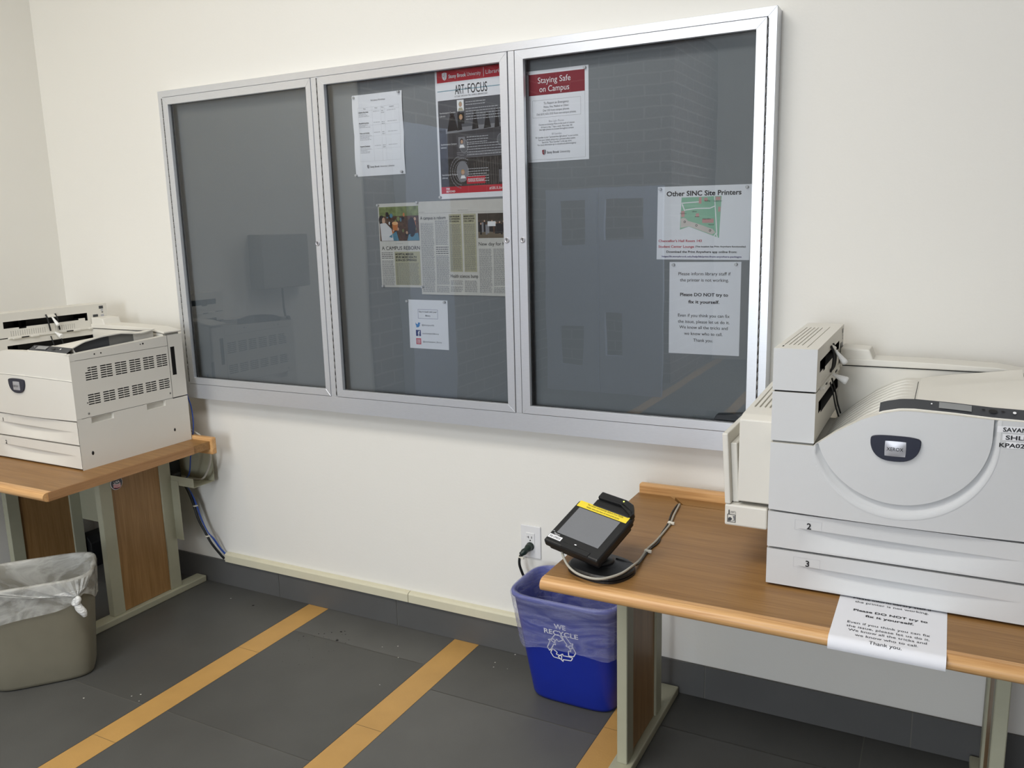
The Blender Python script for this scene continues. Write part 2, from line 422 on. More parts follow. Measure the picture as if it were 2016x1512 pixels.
# things standing in the room behind the camera that the case doors mirror
def panel(x0, x1, y, holes, label):
    b = MB()
    zs = sorted({.0, 1.86, *[h[2] for h in holes], *[h[3] for h in holes]}); us = sorted({x0, x1, *[h[0] for h in holes], *[h[1] for h in holes]})
    for a, c in zip(us, us[1:]):
        for d, e in zip(zs, zs[1:]):
            if not any(h[0] < (a+c)/2 < h[1] and h[2] < (d+e)/2 < h[3] for h in holes): b.box(a, c, y-.04, y, d, e, BLUEG)
    t = b.build('partition_panel'); tag(t, label, 'partition', 'partition panels behind the camera')
panel(-.50, .02, -4.7, [(-.36, -.1, 1.36, 1.76), (-.36, -.12, .25, .62)], 'blue-grey partition panel with two openings, nearer the brick side wall')
panel(.04, .62, -4.7, [(.09, .46, 1.4, 1.76), (.09, .26, .35, .75)], 'blue-grey partition panel with two openings, nearer the window wall')
b = MB(); b.box(-.79, -.68, -3.35, -2.75, 0, 2.3, BLUEG, .005)
tag(b.build('mirrored_column'), 'tall blue-grey locker against the brick side wall', 'column')  # column added for the pale blue band mirrored in the middle door

# ================================================================== display case
case = empty('display_case', (0, 0, .86), 'wide three-door aluminium display case with grey backing hung on the white wall', 'display case')
CZ = .86
def cz(z): return z-CZ
X0, X1, Z0, Z1 = 0, 2.399, .86, 2.105
b = MB(); b.box(.02, X1-.02, -.011, -.001, cz(Z0+.02), cz(Z1-.02), FELT); b.build('backing_board', case)
# outer frame: four mitred rails, profile 25 mm wide, 62 mm deep
b = MB(); fw = .0245
def mitre(b, o, i, y0, y1, m):
    # o,i: outer/inner rectangle (x0,x1,z0,z1)
    O = [(o[0], o[2]), (o[1], o[2]), (o[1], o[3]), (o[0], o[3])]; I = [(i[0], i[2]), (i[1], i[2]), (i[1], i[3]), (i[0], i[3])]
    for k in range(4):
        j = (k+1) % 4; e = .0004
        quad = [O[k], O[j], I[j], I[k]]
        c = Vector((sum(q[0] for q in quad)/4, sum(q[1] for q in quad)/4))
        b.prism([(q[0], q[1]) for q in quad], 'y', y0, y1, m, bev=.0007, seg=1)
mitre(b, (X0, X1, cz(Z0), cz(Z1)), (X0+fw, X1-fw, cz(Z0+.061), cz(Z1-fw)), -.062, -.0005, ALU)
b.build('outer_frame', case)
for x0, x1 in ((.7855, .8135), (1.5805, 1.6025)):
    b = MB(); b.box(x0, x1, -.0615, -.012, cz(.9215), cz(2.080), ALU, .0007, 1); b.build('mullion', case)
doors = [(.0255, .7845), (.8155, 1.5785), (1.6055, 2.3725)]
gl = [(.054, .762), (.845, 1.551), (1.635, 2.344)]
for di, ((a, c), (ga, gc)) in enumerate(zip(doors, gl)):
    b = MB(); mitre(b, (a, c, cz(.9225), cz(2.079)), (ga, gc, cz(.949), cz(2.051)), -.064, -.048, ALU)
    d = b.build('door', case)
    # black gasket and inner stop
    b = MB(); mitre(b, (a+.004, c-.004, cz(.927), cz(2.074)), (ga+.0015, gc-.0015, cz(.9505), cz(2.0495)), -.0475, -.044, BLACKGAP); b.build('gasket', d)
    b = MB(); b.poly([(ga-.003, -.052, cz(.945)), (gc+.003, -.052, cz(.945)), (gc+.003, -.052, cz(2.055)), (ga-.003, -.052, cz(2.055))], GLASS); b.build('glass_pane', d)
    hx = a-.0022 if di < 2 else c+.0022
    b = MB(); z = .93
    while z < 2.068:
        b.tube([(hx, -.0635, cz(z)), (hx, -.0635, cz(z+.024))], .0021, ALUD, 8, spline=False); z += .0255
    b.box(hx-.003, hx+.003, -.0615, -.05, cz(.925), cz(2.076), BLACKGAP); b.build('hinge', d)
    lx = {0: .771, 1: 1.563, 2: 1.6205}[di]
    b = MB(); M = Matrix.Translation((lx, -.064, cz(1.498))) @ Matrix.Rotation(PI/2, 4, 'X')
    b.lathe([(.0095, 0), (.0095, .002), (.0085, .0032), (.0062, .0036), (.006, .0028), (.002, .0028)], SILVER, 24, M)
    b.box(lx-.0012, lx+.0012, -.0675, -.066, cz(1.494), cz(1.502), BLACKGAP); b.build('lock', d, label='round keyed cylinder lock')
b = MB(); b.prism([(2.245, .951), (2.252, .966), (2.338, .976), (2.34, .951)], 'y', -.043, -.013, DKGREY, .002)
tag(b.build('dark_wedge'), 'dark grey wedge-shaped bar in the bottom right corner inside the case', 'bar')  # dark wedge shape modelled as a solid inside the case

# ---- papers in the case
YB = -.0118
def wallsheet(x, z, ang=0, warp=None, y=YB):
    ca, sa = math.cos(ang), math.sin(ang)
    def fn(u, v, h):
        d = warp(u, v) if warp else 0
        return (x+ca*u+sa*v, y-.0006-d-h, z+sa*u-ca*v)
    return fn
def pin(x, z, y, where, label):
    b = MB(); M = Matrix.Translation((x, y, z)) @ Matrix.Rotation(PI/2, 4, 'X')
    b.lathe([(.0042, .0008), (.0046, .002), (.0026, .0035), (.0024, .007), (.0044, .0085), (.0044, .0098), (.003, .0105)], CLEARP, 14, M)
    b.tube([(x, y, z), (x, y-.001, z)], .0006, ALUD, 6, spline=False)
    tag(b.build('push_pin'), label, 'push pin', 'clear push pins in the case')

def inform(s, dv=0):
    W = .2159
    for v, t, bd, wd in ((.035, 'Please inform library staff if', 0, .157), (.0537, 'the printer is not working.', 0, .147), (.0976, 'Please DO NOT try to', 1, .145), (.1194, 'fix it yourself.', 1, .094),
        (.1607, 'Even if you think you can fix', 0, .157), (.1795, 'the issue, please let us do it.', 0, .157), (.197, 'We know all the tricks and', 0, .147), (.216, 'we know who to call.', 0, .117), (.236, 'Thank you.', 0, .06)):
        s.text(t, W/2-.001, v+dv, .0135, INK, width=wd, bold=bool(bd))
s = Sheet(wallsheet(2.0935, 1.4235)); s.surf(.2159, .2794, PAPER); inform(s)
tag(s.mb.build('notice_sheet'), 'white notice Please DO NOT try to fix it yourself, pinned under the printers map', 'notice', 'papers pinned in the case')
pin(2.107, 1.415, YB, 0, 'clear push pin at top left of the Please DO NOT try notice'); pin(2.295, 1.416, YB, 0, 'clear push pin at top right of the Please DO NOT try notice')

s = Sheet(wallsheet(2.055, 1.6475, -.012)); s.surf(.2794, .2159, PAPER)
s.text('Other SINC Site Printers', .139, .021, .020, INK, width=.222, bold=True)
green = [(.074, .033), (.193, .031), (.189, .152), (.098, .118), (.071, .127)]
s.poly(green, GREENM)
s.poly([(.073, .095), (.080, .092), (.088, .094), (.094, .101), (.118, .108), (.170, .126), (.178, .136), (.168, .142), (.098, .117), (.073, .122)], BEIGEM, .0004)
for pts in ([(.074, .048), (.126, .045), (.126, .048), (.074, .051)], [(.171, .031), (.1735, .031), (.184, .140), (.181, .142)], [(.074, .052), (.078, .052), (.086, .072), (.083, .073)],
            [(.086, .068), (.118, .064), (.160, .064), (.174, .058), (.174, .061), (.160, .067), (.118, .067), (.086, .071)], [(.171, .148), (.180, .136), (.186, .150), (.183, .151), (.179, .141), (.174, .150)]):
    s.poly(pts, WHITEI, .0005)
for u, v, a, c in ((.126, .033, .134, .052), (.142, .035, .152, .045), (.176, .033, .190, .043), (.074, .072, .084, .090), (.118, .080, .128, .090), (.138, .096, .172, .108), (.184, .062, .191, .076)): s.rect(u, v, a, c, PINKM, .0005)
for u, v, t in ((.152, .044, 'Building'), (.183, .045, 'Student Ctr'), (.080, .079, 'Fine Arts'), (.114, .074, 'Library'), (.122, .089, 'Avram'), (.151, .096, 'Chancellors'), (.165, .113, 'Natural')): s.text(t, u, v, .0052, INK)
for u, v in ((.085, .104), (.121, .115), (.162, .130)):
    s.ell(u, v, .0033, .0033, INK, .0006); s.ell(u, v, .002, .002, BEIGEM, .0008)
s.text("Chancellor's Hall Room 143", .0055, .160, .0098, PINKI, 'l', .133, True)
s.text('Student Center Lounge', .0055, .177, .0098, PINKI, 'l', .110, True)
s.text('(This location has Print Anywhere functionality)', .119, .177, .0062, INK, 'l', .149, True)
s.text('Download the Print Anywhere app online from:', .137, .1925, .0088, INK, width=.212, bold=True)
s.text('https://it.stonybrook.edu/help/kb/print-from-anywhere-packages', .137, .2065, .0072, PURP, width=.240, bold=True)
tag(s.mb.build('map_sheet'), 'white landscape sheet Other SINC Site Printers with a green campus map', 'notice', 'papers pinned in the case')
pin(2.064, 1.640, YB, 0, 'clear push pin at top left of the Other SINC Site Printers map'); pin(2.321, 1.636, YB, 0, 'clear push pin at top right of the Other SINC Site Printers map')

def shield(s, u, v, w, h, m1, m2=None):
    s.poly([(u-w/2, v-h/2+h*.08), (u, v-h/2), (u, v+h/2), (u-w*.35, v+h*.3), (u-w/2, v)], m1, .0006)
    s.poly([(u+w*.06, v-h/2), (u+w/2, v-h/2+h*.08), (u+w/2, v), (u+w*.38, v+h*.3), (u+w*.06, v+h/2)], m2 or m1, .0006)
    s.ell(u-w*.22, v-h*.05, w*.08, w*.08, WHITEI if m1 is not WHITEI else MAROON, .0009, 6)

s = Sheet(wallsheet(1.617, 2.0215, 0, lambda u, v: .003*math.exp(-u*40))); s.surf(.2155, .2794, PAPER)
s.rect(.012, .011, .203, .0745, MAROON, .0003, 6)
s.text('Staying Safe', .1, .030, .0255, WHITEI, width=.112); s.text('on Campus', .1, .0565, .0255, WHITEI, width=.102)
s.frame(.024, .090, .189, .143, .0005, INKG)
s.frame(.011, .0745, .2035, .272, .0004, INKG)
for v, t, sz, wd, mm in ((.1, 'To Report an Emergency', .0098, .086, INKG), (.1115, 'Police, Fire, Medical or Other:', .0088, .086, INKG), (.122, 'Dial 333 from campus phones.', .0088, .091, INKG), (.1325, 'Dial (631) 632-3333 from non-campus phones.', .0088, .136, INKG),
    (.1555, 'Blue Light Phones', .0086, .052, INKL), (.1645, 'Connect to University Police at the touch of a button', .0074, .123, INKG), (.1725, '24 hours a day, 7 days a week. More than 100', .0074, .108, INKG), (.1800, 'blue light phones are located throughout campus.', .0074, .119, INKG),
    (.1945, 'SB Guardian', .0086, .034, INKL), (.2035, 'SB Guardian is your "personal blue light phone" in your pocket.', .0074, .148, INKG), (.2115, 'Turn your cellular phone into a personal safety system.', .0074, .129, INKG), (.219, 'Search for "Rave Guardian" in the app store.', .0074, .103, INKG), (.2265, 'For more information go to stonybrook.edu/emergency', .0074, .133, INKG)):
    s.text(t, .106, v, sz, mm, width=wd)
shield(s, .061, .250, .013, .017, MAROON, INKG); s.text('Stony Brook', .071, .2505, .0105, INKG, 'l', .043, True); s.text('University', .117, .2505, .0105, INKG, 'l', .035)
s.greek(.07, .2735, .16, .2750, .0015, INKL)
tag(s.mb.build('safety_sheet'), 'white sheet with maroon banner Staying Safe on Campus', 'notice', 'papers pinned in the case')
pin(1.822, 2.014, YB, 0, 'clear push pin at top right of the Staying Safe sheet'); pin(1.6285, 2.014, YB, 0, 'clear push pin at top left of the Staying Safe sheet')

s = Sheet(wallsheet(.928, 2.0110, 0, lambda u, v: .0035*math.sin(v*38)*math.exp(-((u-.1)/.13)**2)*0+.004*abs(math.sin(v*20+.4))*(abs(u-.108)/.108)**2)); s.fine = True; s.surf(.2145, .2794, PAPER, 40, 40)
s.text('Fall Library Workshops', .112, .022, .008, INKG, width=.062)
tu = (.024, .084, .121, .138, .2); tv = (.044, .055, .105, .142, .187, .228)
for v in tv: s.rect(tu[0], v, tu[-1], v+.0004, INKL, .0003, 6)
for u in tu: s.rect(u, tv[0], u+.0004, tv[-1], INKL, .0003, 1, 6)
for u, t in ((.052, 'Title'), (.102, 'Date'), (.129, 'Time'), (.169, 'Location')): s.text(t, u, .0485, .0058, INKG)
for k, (v, t) in enumerate(((.060, 'Library Services'), (.093+.004, 'RefWorks'), (.128+.003, 'Primo and Articles'), (.173+.003, 'Research Databases'))):
    s.text(t, .026, v, .0056, INK, 'l', .042, True); s.greek(.026, v+.005, .078, v+(.014 if k < 2 else .026), .0042, INKL, rag=.5)
    s.greek(.088, v-.001, .117, v+.002, .004, INKL); s.greek(.123, v-.001, .136, v+.008, .006, INKL); s.greek(.148, v-.001, .188, v+.003, .004, INKL)
shield(s, .056, .247, .010, .0135, INKG, INKL); s.text('Stony Brook', .064, .2475, .0085, INKG, 'l', .040, True); s.text('University | Libraries', .107, .2475, .0085, INKG, 'l', .062)
tag(s.mb.build('schedule_sheet'), 'curling white sheet with a faint workshop table, left in the middle door', 'notice', 'papers pinned in the case')
for x, z, t in ((.937, 2.003, 'top left'), (1.131, 2.006, 'top right'), (.931, 1.736, 'bottom left'), (1.130, 1.740, 'bottom right')): pin(x, z, YB-.002, 0, 'clear push pin at %s of the workshop table sheet' % t)

# poster 11 x 17 with generic pictures
PW, PH = .2794, .432
PC = mat('poster_dark_print', (62, 62, 66), .5, var=.25, scale=14); PD = mat('poster_black_print', (24, 24, 26), .5); PG = mat('poster_grey_print', (132, 133, 138), .5)
SKIN = mat('printed_skin', (196, 160, 136), .6); HAIRB = mat('printed_blond', (190, 150, 96), .6); KHAKI = mat('printed_khaki', (176, 170, 148), .6)
s = Sheet(wallsheet(1.2775, 2.0715, .004)); s.surf(PW, PH, PAPER)
s.rect(.008, .010, .2714, .053, REDI, .0003, 4)
s.rect(.008, .110, .2714, .392, PC, .0003, 4, 4); s.rect(.008, .392, .2714, .4145, REDI, .0003, 4)
shield(s, .038, .034, .019, .026, WHITEI); s.text('Stony Brook', .054, .035, .0165, WHITEI, 'l', .068, True); s.text('University', .126, .035, .0165, WHITEI, 'l', .052); s.rect(.187, .020, .1885, .049, WHITEI, .0005)
s.text('Libraries', .196, .035, .018, WHITEI, 'l', .065)
s.rect(.008, .079, .2714, .0815, BLUEI, .0004, 4)
s.text('ART', .077, .079, .043, INK, 'l', .036); s.text('IN', .1155, .079, .010, INK, 'l', .009); s.text('FOCUS', .127, .079, .043, INK, 'l', .073); s.text('A TOUR THROUGH THE CAMPUS LIBRARIES 2018', .137, .101, .007, INKG, width=.124)
# museum scene band and figures
s.rect(.008, .112, .2714, .205, mat('poster_wall_print', (88, 90, 96), .5), .0004); s.poly([(.035, .202), (.26, .196), (.26, .209), (.035, .218)], PG, .0006); s.rect(.035, .205, .06, .300, mat('poster_column', (70, 70, 74), .5), .0005)
for u, w_, h0 in ((.062, .03, .148), (.090, .014, .15), (.150, .018, .150), (.196, .02, .160), (.232, .014, .148), (.26, .016, .165)):
    s.ell(u, h0+.008, w_*.28, .009, PD, .0007); s.poly([(u-w_*.3, h0+.014), (u+w_*.3, h0+.014), (u+w_*.7, .209), (u-w_*.7, .211)], PD, .0007)
s.rect(.075, .225, .2714, .297, mat('poster_facade', (74, 75, 80), .5), .0004)
for k in range(4): s.rect(.075, .281+k*.0055, .262, .2828+k*.0055, PG, .0005)
for u, v, r in ((.104, .262, .017), (.245, .250, .015)): s.ell(u, v, r, r*1.35, PG, .0006, 20); s.ell(u, v, r*.86, r*1.16, mat('poster_lens', (104, 106, 110), .4), .0008, 20)
s.rect(.008, .297, .2714, .392, mat('poster_machine_print', (46, 44, 42), .5, var=.5, scale=70), .0004)
for k in range(3):
    for q in range(18):
        a0 = PI*.55+q*PI*1.15/18; R0 = .030+k*.009
        s.poly([(.095+R0*math.cos(a), .345+R0*1.1*math.sin(a)) for a in (a0, a0+.16)] + [(.095+(R0+.0022)*math.cos(a), .345+(R0+.0022)*1.1*math.sin(a)) for a in (a0+.16, a0)], PG, .0005)
s.ell(.095, .345, .024, .034, PG, .0007, 20); s.rect(.235, .345, .246, .385, PG, .0005)
for k in range(14): s.rect(.14+k*.009, .30+rr.uniform(0, .02), .142+k*.009, .39, mat('poster_pipe', (96, 92, 86), .5), .0005)
for u, v, hr, bod, bg in ((.083, .113, KHAKI, KHAKI, WHITEI), (.083, .154, HAIRB, PD, PD), (.083, .232, PD, WHITEI, PG), (.083, .332, HAIRB, WHITEI, PG)):
    s.rect(u, v, u+.026, v+.036, bg, .0009)
    s.ell(u+.013, v+.014, .0068, .0088, hr, .0011, 12); s.ell(u+.0135, v+.0155, .0048, .0066, SKIN, .0013, 12)
    s.poly([(u+.003, v+.035), (u+.007, v+.025), (u+.019, v+.025), (u+.024, v+.035)], bod, .0011)
for v, n in ((.121, 2), (.142, 5), (.233, 3), (.256, 5), (.336, 3), (.360, 3)):
    s.greek(.116, v, .258 if n > 3 else .2, v+n*.0085-.001, .0085, INKL, .27, .0014, .15)
for v in (.150, .252, .352): s.text('Southampton Campus', .014, v, .0072, WHITEI, 'l', .062, h=.0014); s.text('Library', .014, v+.010, .0072, WHITEI, 'l', .022, h=.0014)
s.rect(.110, .362, .182, .386, REDI, .0012); s.text('Pollock-Krasner', .146, .373, .014, WHITEI, width=.064, h=.0016, shear=.3)
s.text('FAR', .028, .3985, .009, WHITEI, 'l', .014, True); s.text('BEYOND', .028, .4075, .009, WHITEI, 'l', .035, True); s.text('#SBULibraries', .196, .403, .013, WHITEI, 'l', .074)
tag(s.mb.build('poster'), 'tall poster ART IN FOCUS with red bands and dark pictures', 'poster', 'papers pinned in the case')
pin(1.283, 1.646, YB, 0, 'clear push pin at bottom left of the ART IN FOCUS poster')

# newspaper pages
GRASS = mat('printed_grass', (120, 132, 84), .7, var=.3, scale=60); PSHIRT = mat('printed_white_shirt', (214, 214, 216), .7); PBLUE = mat('printed_blue', (86, 134, 156), .7); PORNG = mat('printed_orange', (196, 120, 70), .7); PBRN = mat('printed_brown', (86, 62, 48), .7, var=.4, scale=90)
s = Sheet(wallsheet(1.0165, 1.633, 0, lambda u, v: .0012*abs(math.sin(u*30))+.003*max(0, .02-u)/.02, YB)); s.fine = True; s.surf(.177, .297, NEWSP, 44, 16)
s.rect(.004, .012, .172, .132, GRASS, .0004, 6, 4); s.rect(.004, .045, .172, .132, PBRN, .0005, 6, 4)
for k in range(40):
    u, v = rr.uniform(.01, .165), rr.uniform(.038, .11); mm = rr.choice([PBRN, SKIN, PBLUE, PORNG, PSHIRT, PD, PD, GRASS])
    s.ell(u, v, rr.uniform(.003, .007), rr.uniform(.005, .010), mm, .0006+k*.00001, 9)
s.poly([(.006, .07), (.03, .068), (.055, .09), (.062, .131), (.01, .131)], PSHIRT, .0012); s.ell(.014, .058, .012, .017, PD, .0013); s.ell(.022, .060, .007, .012, SKIN, .0014)
s.ell(.142, .085, .017, .034, PD, .0012); s.poly([(.128, .11), (.168, .105), (.172, .131), (.12, .131)], PBLUE, .0013); s.poly([(.045, .115), (.075, .098), (.085, .131), (.04, .131)], PBLUE, .0013)
s.poly([(.058, .07), (.084, .07), (.080, .095), (.062, .095)], PORNG, .0013); s.ell(.071, .07, .013, .006, mat('printed_drum', (232, 180, 130), .7), .0015)
s.text('A CAMPUS REBORN', .090, .157, .0185, INK, width=.164); s.greek(.070, .1415, .10, .1430, .002, INKG)
s.rect(.062, .170, .171, .289, BEIGE, .0003, 4, 2)
for k, t in enumerate(('HOSPITAL MERGER', 'SPURS MORE HEALTH', 'SCIENCES OFFERINGS')): s.text(t, .066, .179+k*.0105, .0105, INK, 'l', (.078, .090, .090)[k], True)
s.greek(.006, .173, .058, .195, .0062, INK, .3); s.greek(.006, .202, .058, .289, .0036, INKG, .4); s.greek(.066, .210, .166, .288, .0036, INKG, .42)
tag(s.mb.build('newspaper_page'), 'narrow newspaper page headed A CAMPUS REBORN with a colour crowd photo', 'newspaper', 'papers pinned in the case')
for x, z, t in ((1.018, 1.628, 'top left'), (1.187, 1.632, 'top right'), (1.024, 1.340, 'bottom left')): pin(x, z, YB-.001, 0, 'clear push pin at %s of the A CAMPUS REBORN page' % t)
s = Sheet(wallsheet(1.190, 1.6345, -.004, lambda u, v: .001*abs(math.sin(u*25+v*10))+.006*max(0, (v-.29)/.03)*abs(math.sin(u*14)), YB-.0012)); s.fine = True; s.surf(.366, .322, NEWSP, 90, 24)
s.rect(.0, .040, .366, .0405, INKG, .0003, 8); s.greek(.002, .036, .025, .0375, .002, INKG); s.greek(.16, .033, .20, .0345, .002, INKG)
s.text('A campus is reborn', .006, .056, .0165, INK, 'l', .104)
s.greek(.006, .074, .060, .312, .0034, INKG, .4); s.greek(.066, .066, .119, .150, .0034, INKG, .4); s.greek(.066, .156, .119, .180, .0072, INK, .3); s.greek(.066, .186, .119, .312, .0034, INKG, .4)
for u0, ts in ((.123, ('NEW PROGRAM', 'IS EXPANDING', 'ITS HORIZONS')), (.180, ('MARINE SCIENCE', 'IS AN ANCHOR', 'FOR CAMPUS'))):
    s.rect(u0, .046, u0+.050, .242, BEIGE, .0003, 2, 3)
    for k, t in enumerate(ts): s.text(t, u0+.003, .054+k*.008, .0078, INK, 'l', (.040, .042, .038)[k], True)
    s.greek(u0+.003, .080, u0+.046, .236, .0036, INKG, .42)
s.text('Health sciences bump', .123, .256, .0175, INK, 'l', .110); s.greek(.123, .272, .172, .312, .0034, INKG, .4); s.greek(.180, .272, .230, .312, .0034, INKG, .4)
s.rect(.238, .046, .350, .128, mat('printed_dark_hall', (66, 60, 52), .7, var=.3, scale=40), .0004)
s.rect(.238, .108, .350, .128, mat('printed_floor', (112, 100, 84), .7), .0005)
for k in range(16):
    u = .242+k*.0072; v = .075+rr.uniform(-.006, .006); mm = rr.choice([PD, PBRN, PG, PD]); s.ell(u, v, .0026, .0034, SKIN if k % 2 else PBRN, .0007, 8); s.poly([(u-.004, v+.003), (u+.004, v+.003), (u+.0035, v+.036), (u-.0035, v+.036)], mm, .0006+k*.00001)
s.rect(.276, .073, .306, .089, WHITEI, .0010)
s.text('New day for hospitals', .239, .147, .0165, INK, 'l', .150); s.greek(.239, .164, .288, .312, .0034, INKG, .4); s.greek(.295, .164, .345, .312, .0034, INKG, .4)
tag(s.mb.build('newspaper_spread'), 'wide newspaper spread headed A campus is reborn with tinted columns', 'newspaper', 'papers pinned in the case')
pin(1.194, 1.338, YB-.001, 0, 'clear push pin at bottom left of the A campus is reborn spread')

s = Sheet(wallsheet(1.127, 1.2925, -.006)); s.surf(.166, .176, PAPER)
s.frame(.040, .034, .124, .067, .0009, PURP); s.text('Stay in touch with your', .082, .042, .0082, INK, width=.076); s.text('library', .082, .056, .0082, INK, width=.021)
TW = mat('bird_blue', (62, 136, 200), .6); FB = mat('deep_blue_ink', (48, 62, 122), .6); IG = mat('coral_ink', (206, 82, 96), .6)
s.poly([(.028, .082), (.032, .087), (.037, .089), (.038, .084), (.042, .081), (.046, .083), (.049, .083), (.046, .087), (.045, .094), (.040, .099), (.033, .100), (.028, .098), (.033, .096), (.029, .093), (.028, .088)], TW, .0005)
s.rect(.028, .109, .049, .131, FB, .0005); s.text('f', .041, .121, .026, WHITEI, bold=True)
s.rect(.028, .139, .049, .161, IG, .0005); s.frame(.032, .143, .045, .157, .0016, WHITEI, .0007); s.ell(.0385, .150, .0035, .0035, WHITEI, .0007); s.ell(.0385, .150, .002, .002, IG, .0009)
s.text('@shamptonlib', .055, .090, .008, INKG, 'l', .052); s.text('southamptonlibrary', .056, .120, .008, INKG, 'l', .070); s.text('@southampton_library', .057, .150, .008, INKG, 'l', .080)
tag(s.mb.build('contact_sheet'), 'small white sheet Stay in touch with your library with three coloured icons', 'notice', 'papers pinned in the case')
pin(1.1245, 1.287, YB, 0, 'clear push pin at top left of the Stay in touch sheet'); pin(1.283, 1.285, YB, 0, 'clear push pin at top right of the Stay in touch sheet')

# ================================================================== desks
def posts(parent, x, ys, zt, label_panel=True, y0=-.70, y1=-.02):
    b = MB()
    b.box(x-.03, x+.03, y0, y1, 0.0, .028, SAGE, .004)
    for y in ys: b.box(x-.015, x+.015, y-.0275, y+.0275, .0275, zt, SAGE, .002, 1)
    b.box(x-.012, x+.012, ys[0]-.12, ys[1]+.06, zt-.02, zt-.001, SAGE, .001, 1)
    l = b.build('leg_frame', parent)
    b = MB(); b.box(x-.008, x+.008, ys[0]+.0275, ys[1]-.0275, .03, zt-.021, OAKY); b.build('side_panel', l, label='oak infill panel')
    return l

def desktop(parent, out, zt, rail, strip, side_x, front_y, xs, xr):
    th = .032
    b = MB(); b.prism(out, 'z', zt-th, zt, OAK); d = b.build('desktop', parent)
    b = MB(); n = 8
    def nose(a, t):
        ang = PI*t
        return (xs+(xr-xs)*a, front_y-.018*math.sin(ang), zt-th/2+th/2*math.cos(ang)-.0001)
    b.grid(nose, 1, n, OAKE)
    for xx in (xs, xr): b.poly([(xx, front_y-.018*math.sin(PI*k/n), zt-th/2+th/2*math.cos(PI*k/n)) for k in range(n+1)], OAKE)
    b.box(xs, xr, front_y, front_y+.014, zt-th-.0002, zt+.0002, OAKE); b.build('front_edge', d, label='pale rounded solid oak front edge')
    return d

# right desk: origin at floor below its left front corner
dR = empty('computer_desk', (0, 0, 0), 'oak-topped desk at the right, under the near printer and the payment terminal', 'desk', 'oak desks with sage metal legs')
ZR = .70; XRD = 3.62
desktop(dR, [(2.018, -.785), (XRD, -.785), (XRD, -.148), (2.172, -.136), (2.122, -.072), (2.018, -.072)], ZR, 0, 0, 0, -.785, 2.018, XRD)
b = MB(); b.prism([(2.137, -.072), (2.18, -.130), (XRD, -.142), (XRD, -.072)], 'z', ZR-.032, ZR-.001, OAK); b.build('access_flap', dR)
b = MB(); b.box(2.018, XRD, -.071, -.045, ZR-.06, ZR+.030, OAKE, .007, 3); b.build('rear_rail', dR, label='rounded oak rail along the back edge')
posts(dR, 2.112, (-.455, -.19), ZR-.033)
posts(dR, 3.02, (-.455, -.19), ZR-.033)
b = MB(); b.box(2.127, 3.005, -.49, -.46, ZR-.07, ZR-.034, SAGE, .002, 1); b.box(2.127, 3.005, -.21, -.18, ZR-.07, ZR-.034, SAGE, .002, 1); b.build('cross_bar', dR)

dL = empty('computer_desk', (0, 0, 0), 'oak-topped desk at the left carrying the far printer, flag sticker on its leg panel', 'desk', 'oak desks with sage metal legs')
ZL = .70
desktop(dL, [(-.80, -.852), (.203, -.852), (.1845, -.217), (-.80, -.217)], ZL, 0, 0, 0, -.852, -.80, .2035)
b = MB(); b.prism([(-.80, -.2155), (.1842, -.2155), (.1815, -.129), (-.80, -.129)], 'z', ZL-.032, ZL-.0003, OAK); b.build('access_flap', dL)
b = MB(); b.prism([(.2035, -.851), (.2065, -.851), (.188, -.2155), (.185, -.2165)], 'z', ZL-.0318, ZL-.0004, OAKS); b.build('side_edge', dL)
b = MB(); b.box(-.80, .192, -.1275, -.100, ZL-.058, ZL+.014, OAKE, .007, 3); b.build('rear_rail', dL, label='rounded oak rail along the back edge')
posts(dL, -.07, (-.455, -.17), ZL-.033, y0=-.62)
posts(dL, -.70, (-.455, -.17), ZL-.033, y0=-.62)
b = MB(); b.box(-.684, -.086, -.49, -.46, ZL-.06, ZL-.034, SAGE, .002, 1); b.build('cross_bar', dL)
b = MB()
for bx in ((-.684, .08, -.1445, -.1425, .4895, .53), (-.684, .08, -.1423, -.0322, .489, .4905), (-.684, .08, -.032, -.030, .489, .640), (-.684, -.01, -.1465, -.1447, .245, .51)): b.box(*bx, SAGE, .0004, 1)
b.build('cable_tray', dL, label='sage sheet-metal cable tray under the rear edge')

# flag sticker
b = MB(); sx = -.0525
def disc(r, m, h): b.poly([(sx+h, -.405+r*math.cos(2*PI*k/28), .572+r*math.sin(2*PI*k/28)) for k in range(28)], m)
b.lathe([(.0275, 0), (.0275, .0004)], WHITEI, 28, Matrix.Translation((sx-.0008, -.405, .572)) @ Matrix.Rotation(PI/2, 4, 'Y'))
disc(.0255, NAVY, .0002)
sf = Sheet(lambda u, v, h: (sx+.0002+h, -.43+u, .597-v), b)
for k in range(3):
    for q in range(6):
        u0, u1 = .009+q*.0055, .009+(q+1)*.0055; wv = lambda u: .0022*math.sin(u*160)
        for dv, mm in ((0, WHITEI), (.0028, REDI)):
            sf.poly([(u0, .028+k*.0055+dv-wv(u0)), (u1, .028+k*.0055+dv-wv(u1)), (u1, .0308+k*.0055+dv-wv(u1)), (u0, .0308+k*.0055+dv-wv(u0))], mm, .0004)
sf.text('USA', .026, .021, .012, WHITEI, width=.026, bold=True, h=.0006); sf.text('PROUD OF', .025, .010, .006, WHITEI, width=.022, h=.0006)
tag(b.build('sticker'), 'small round navy sticker with a striped flag on the left desk leg panel', 'sticker')

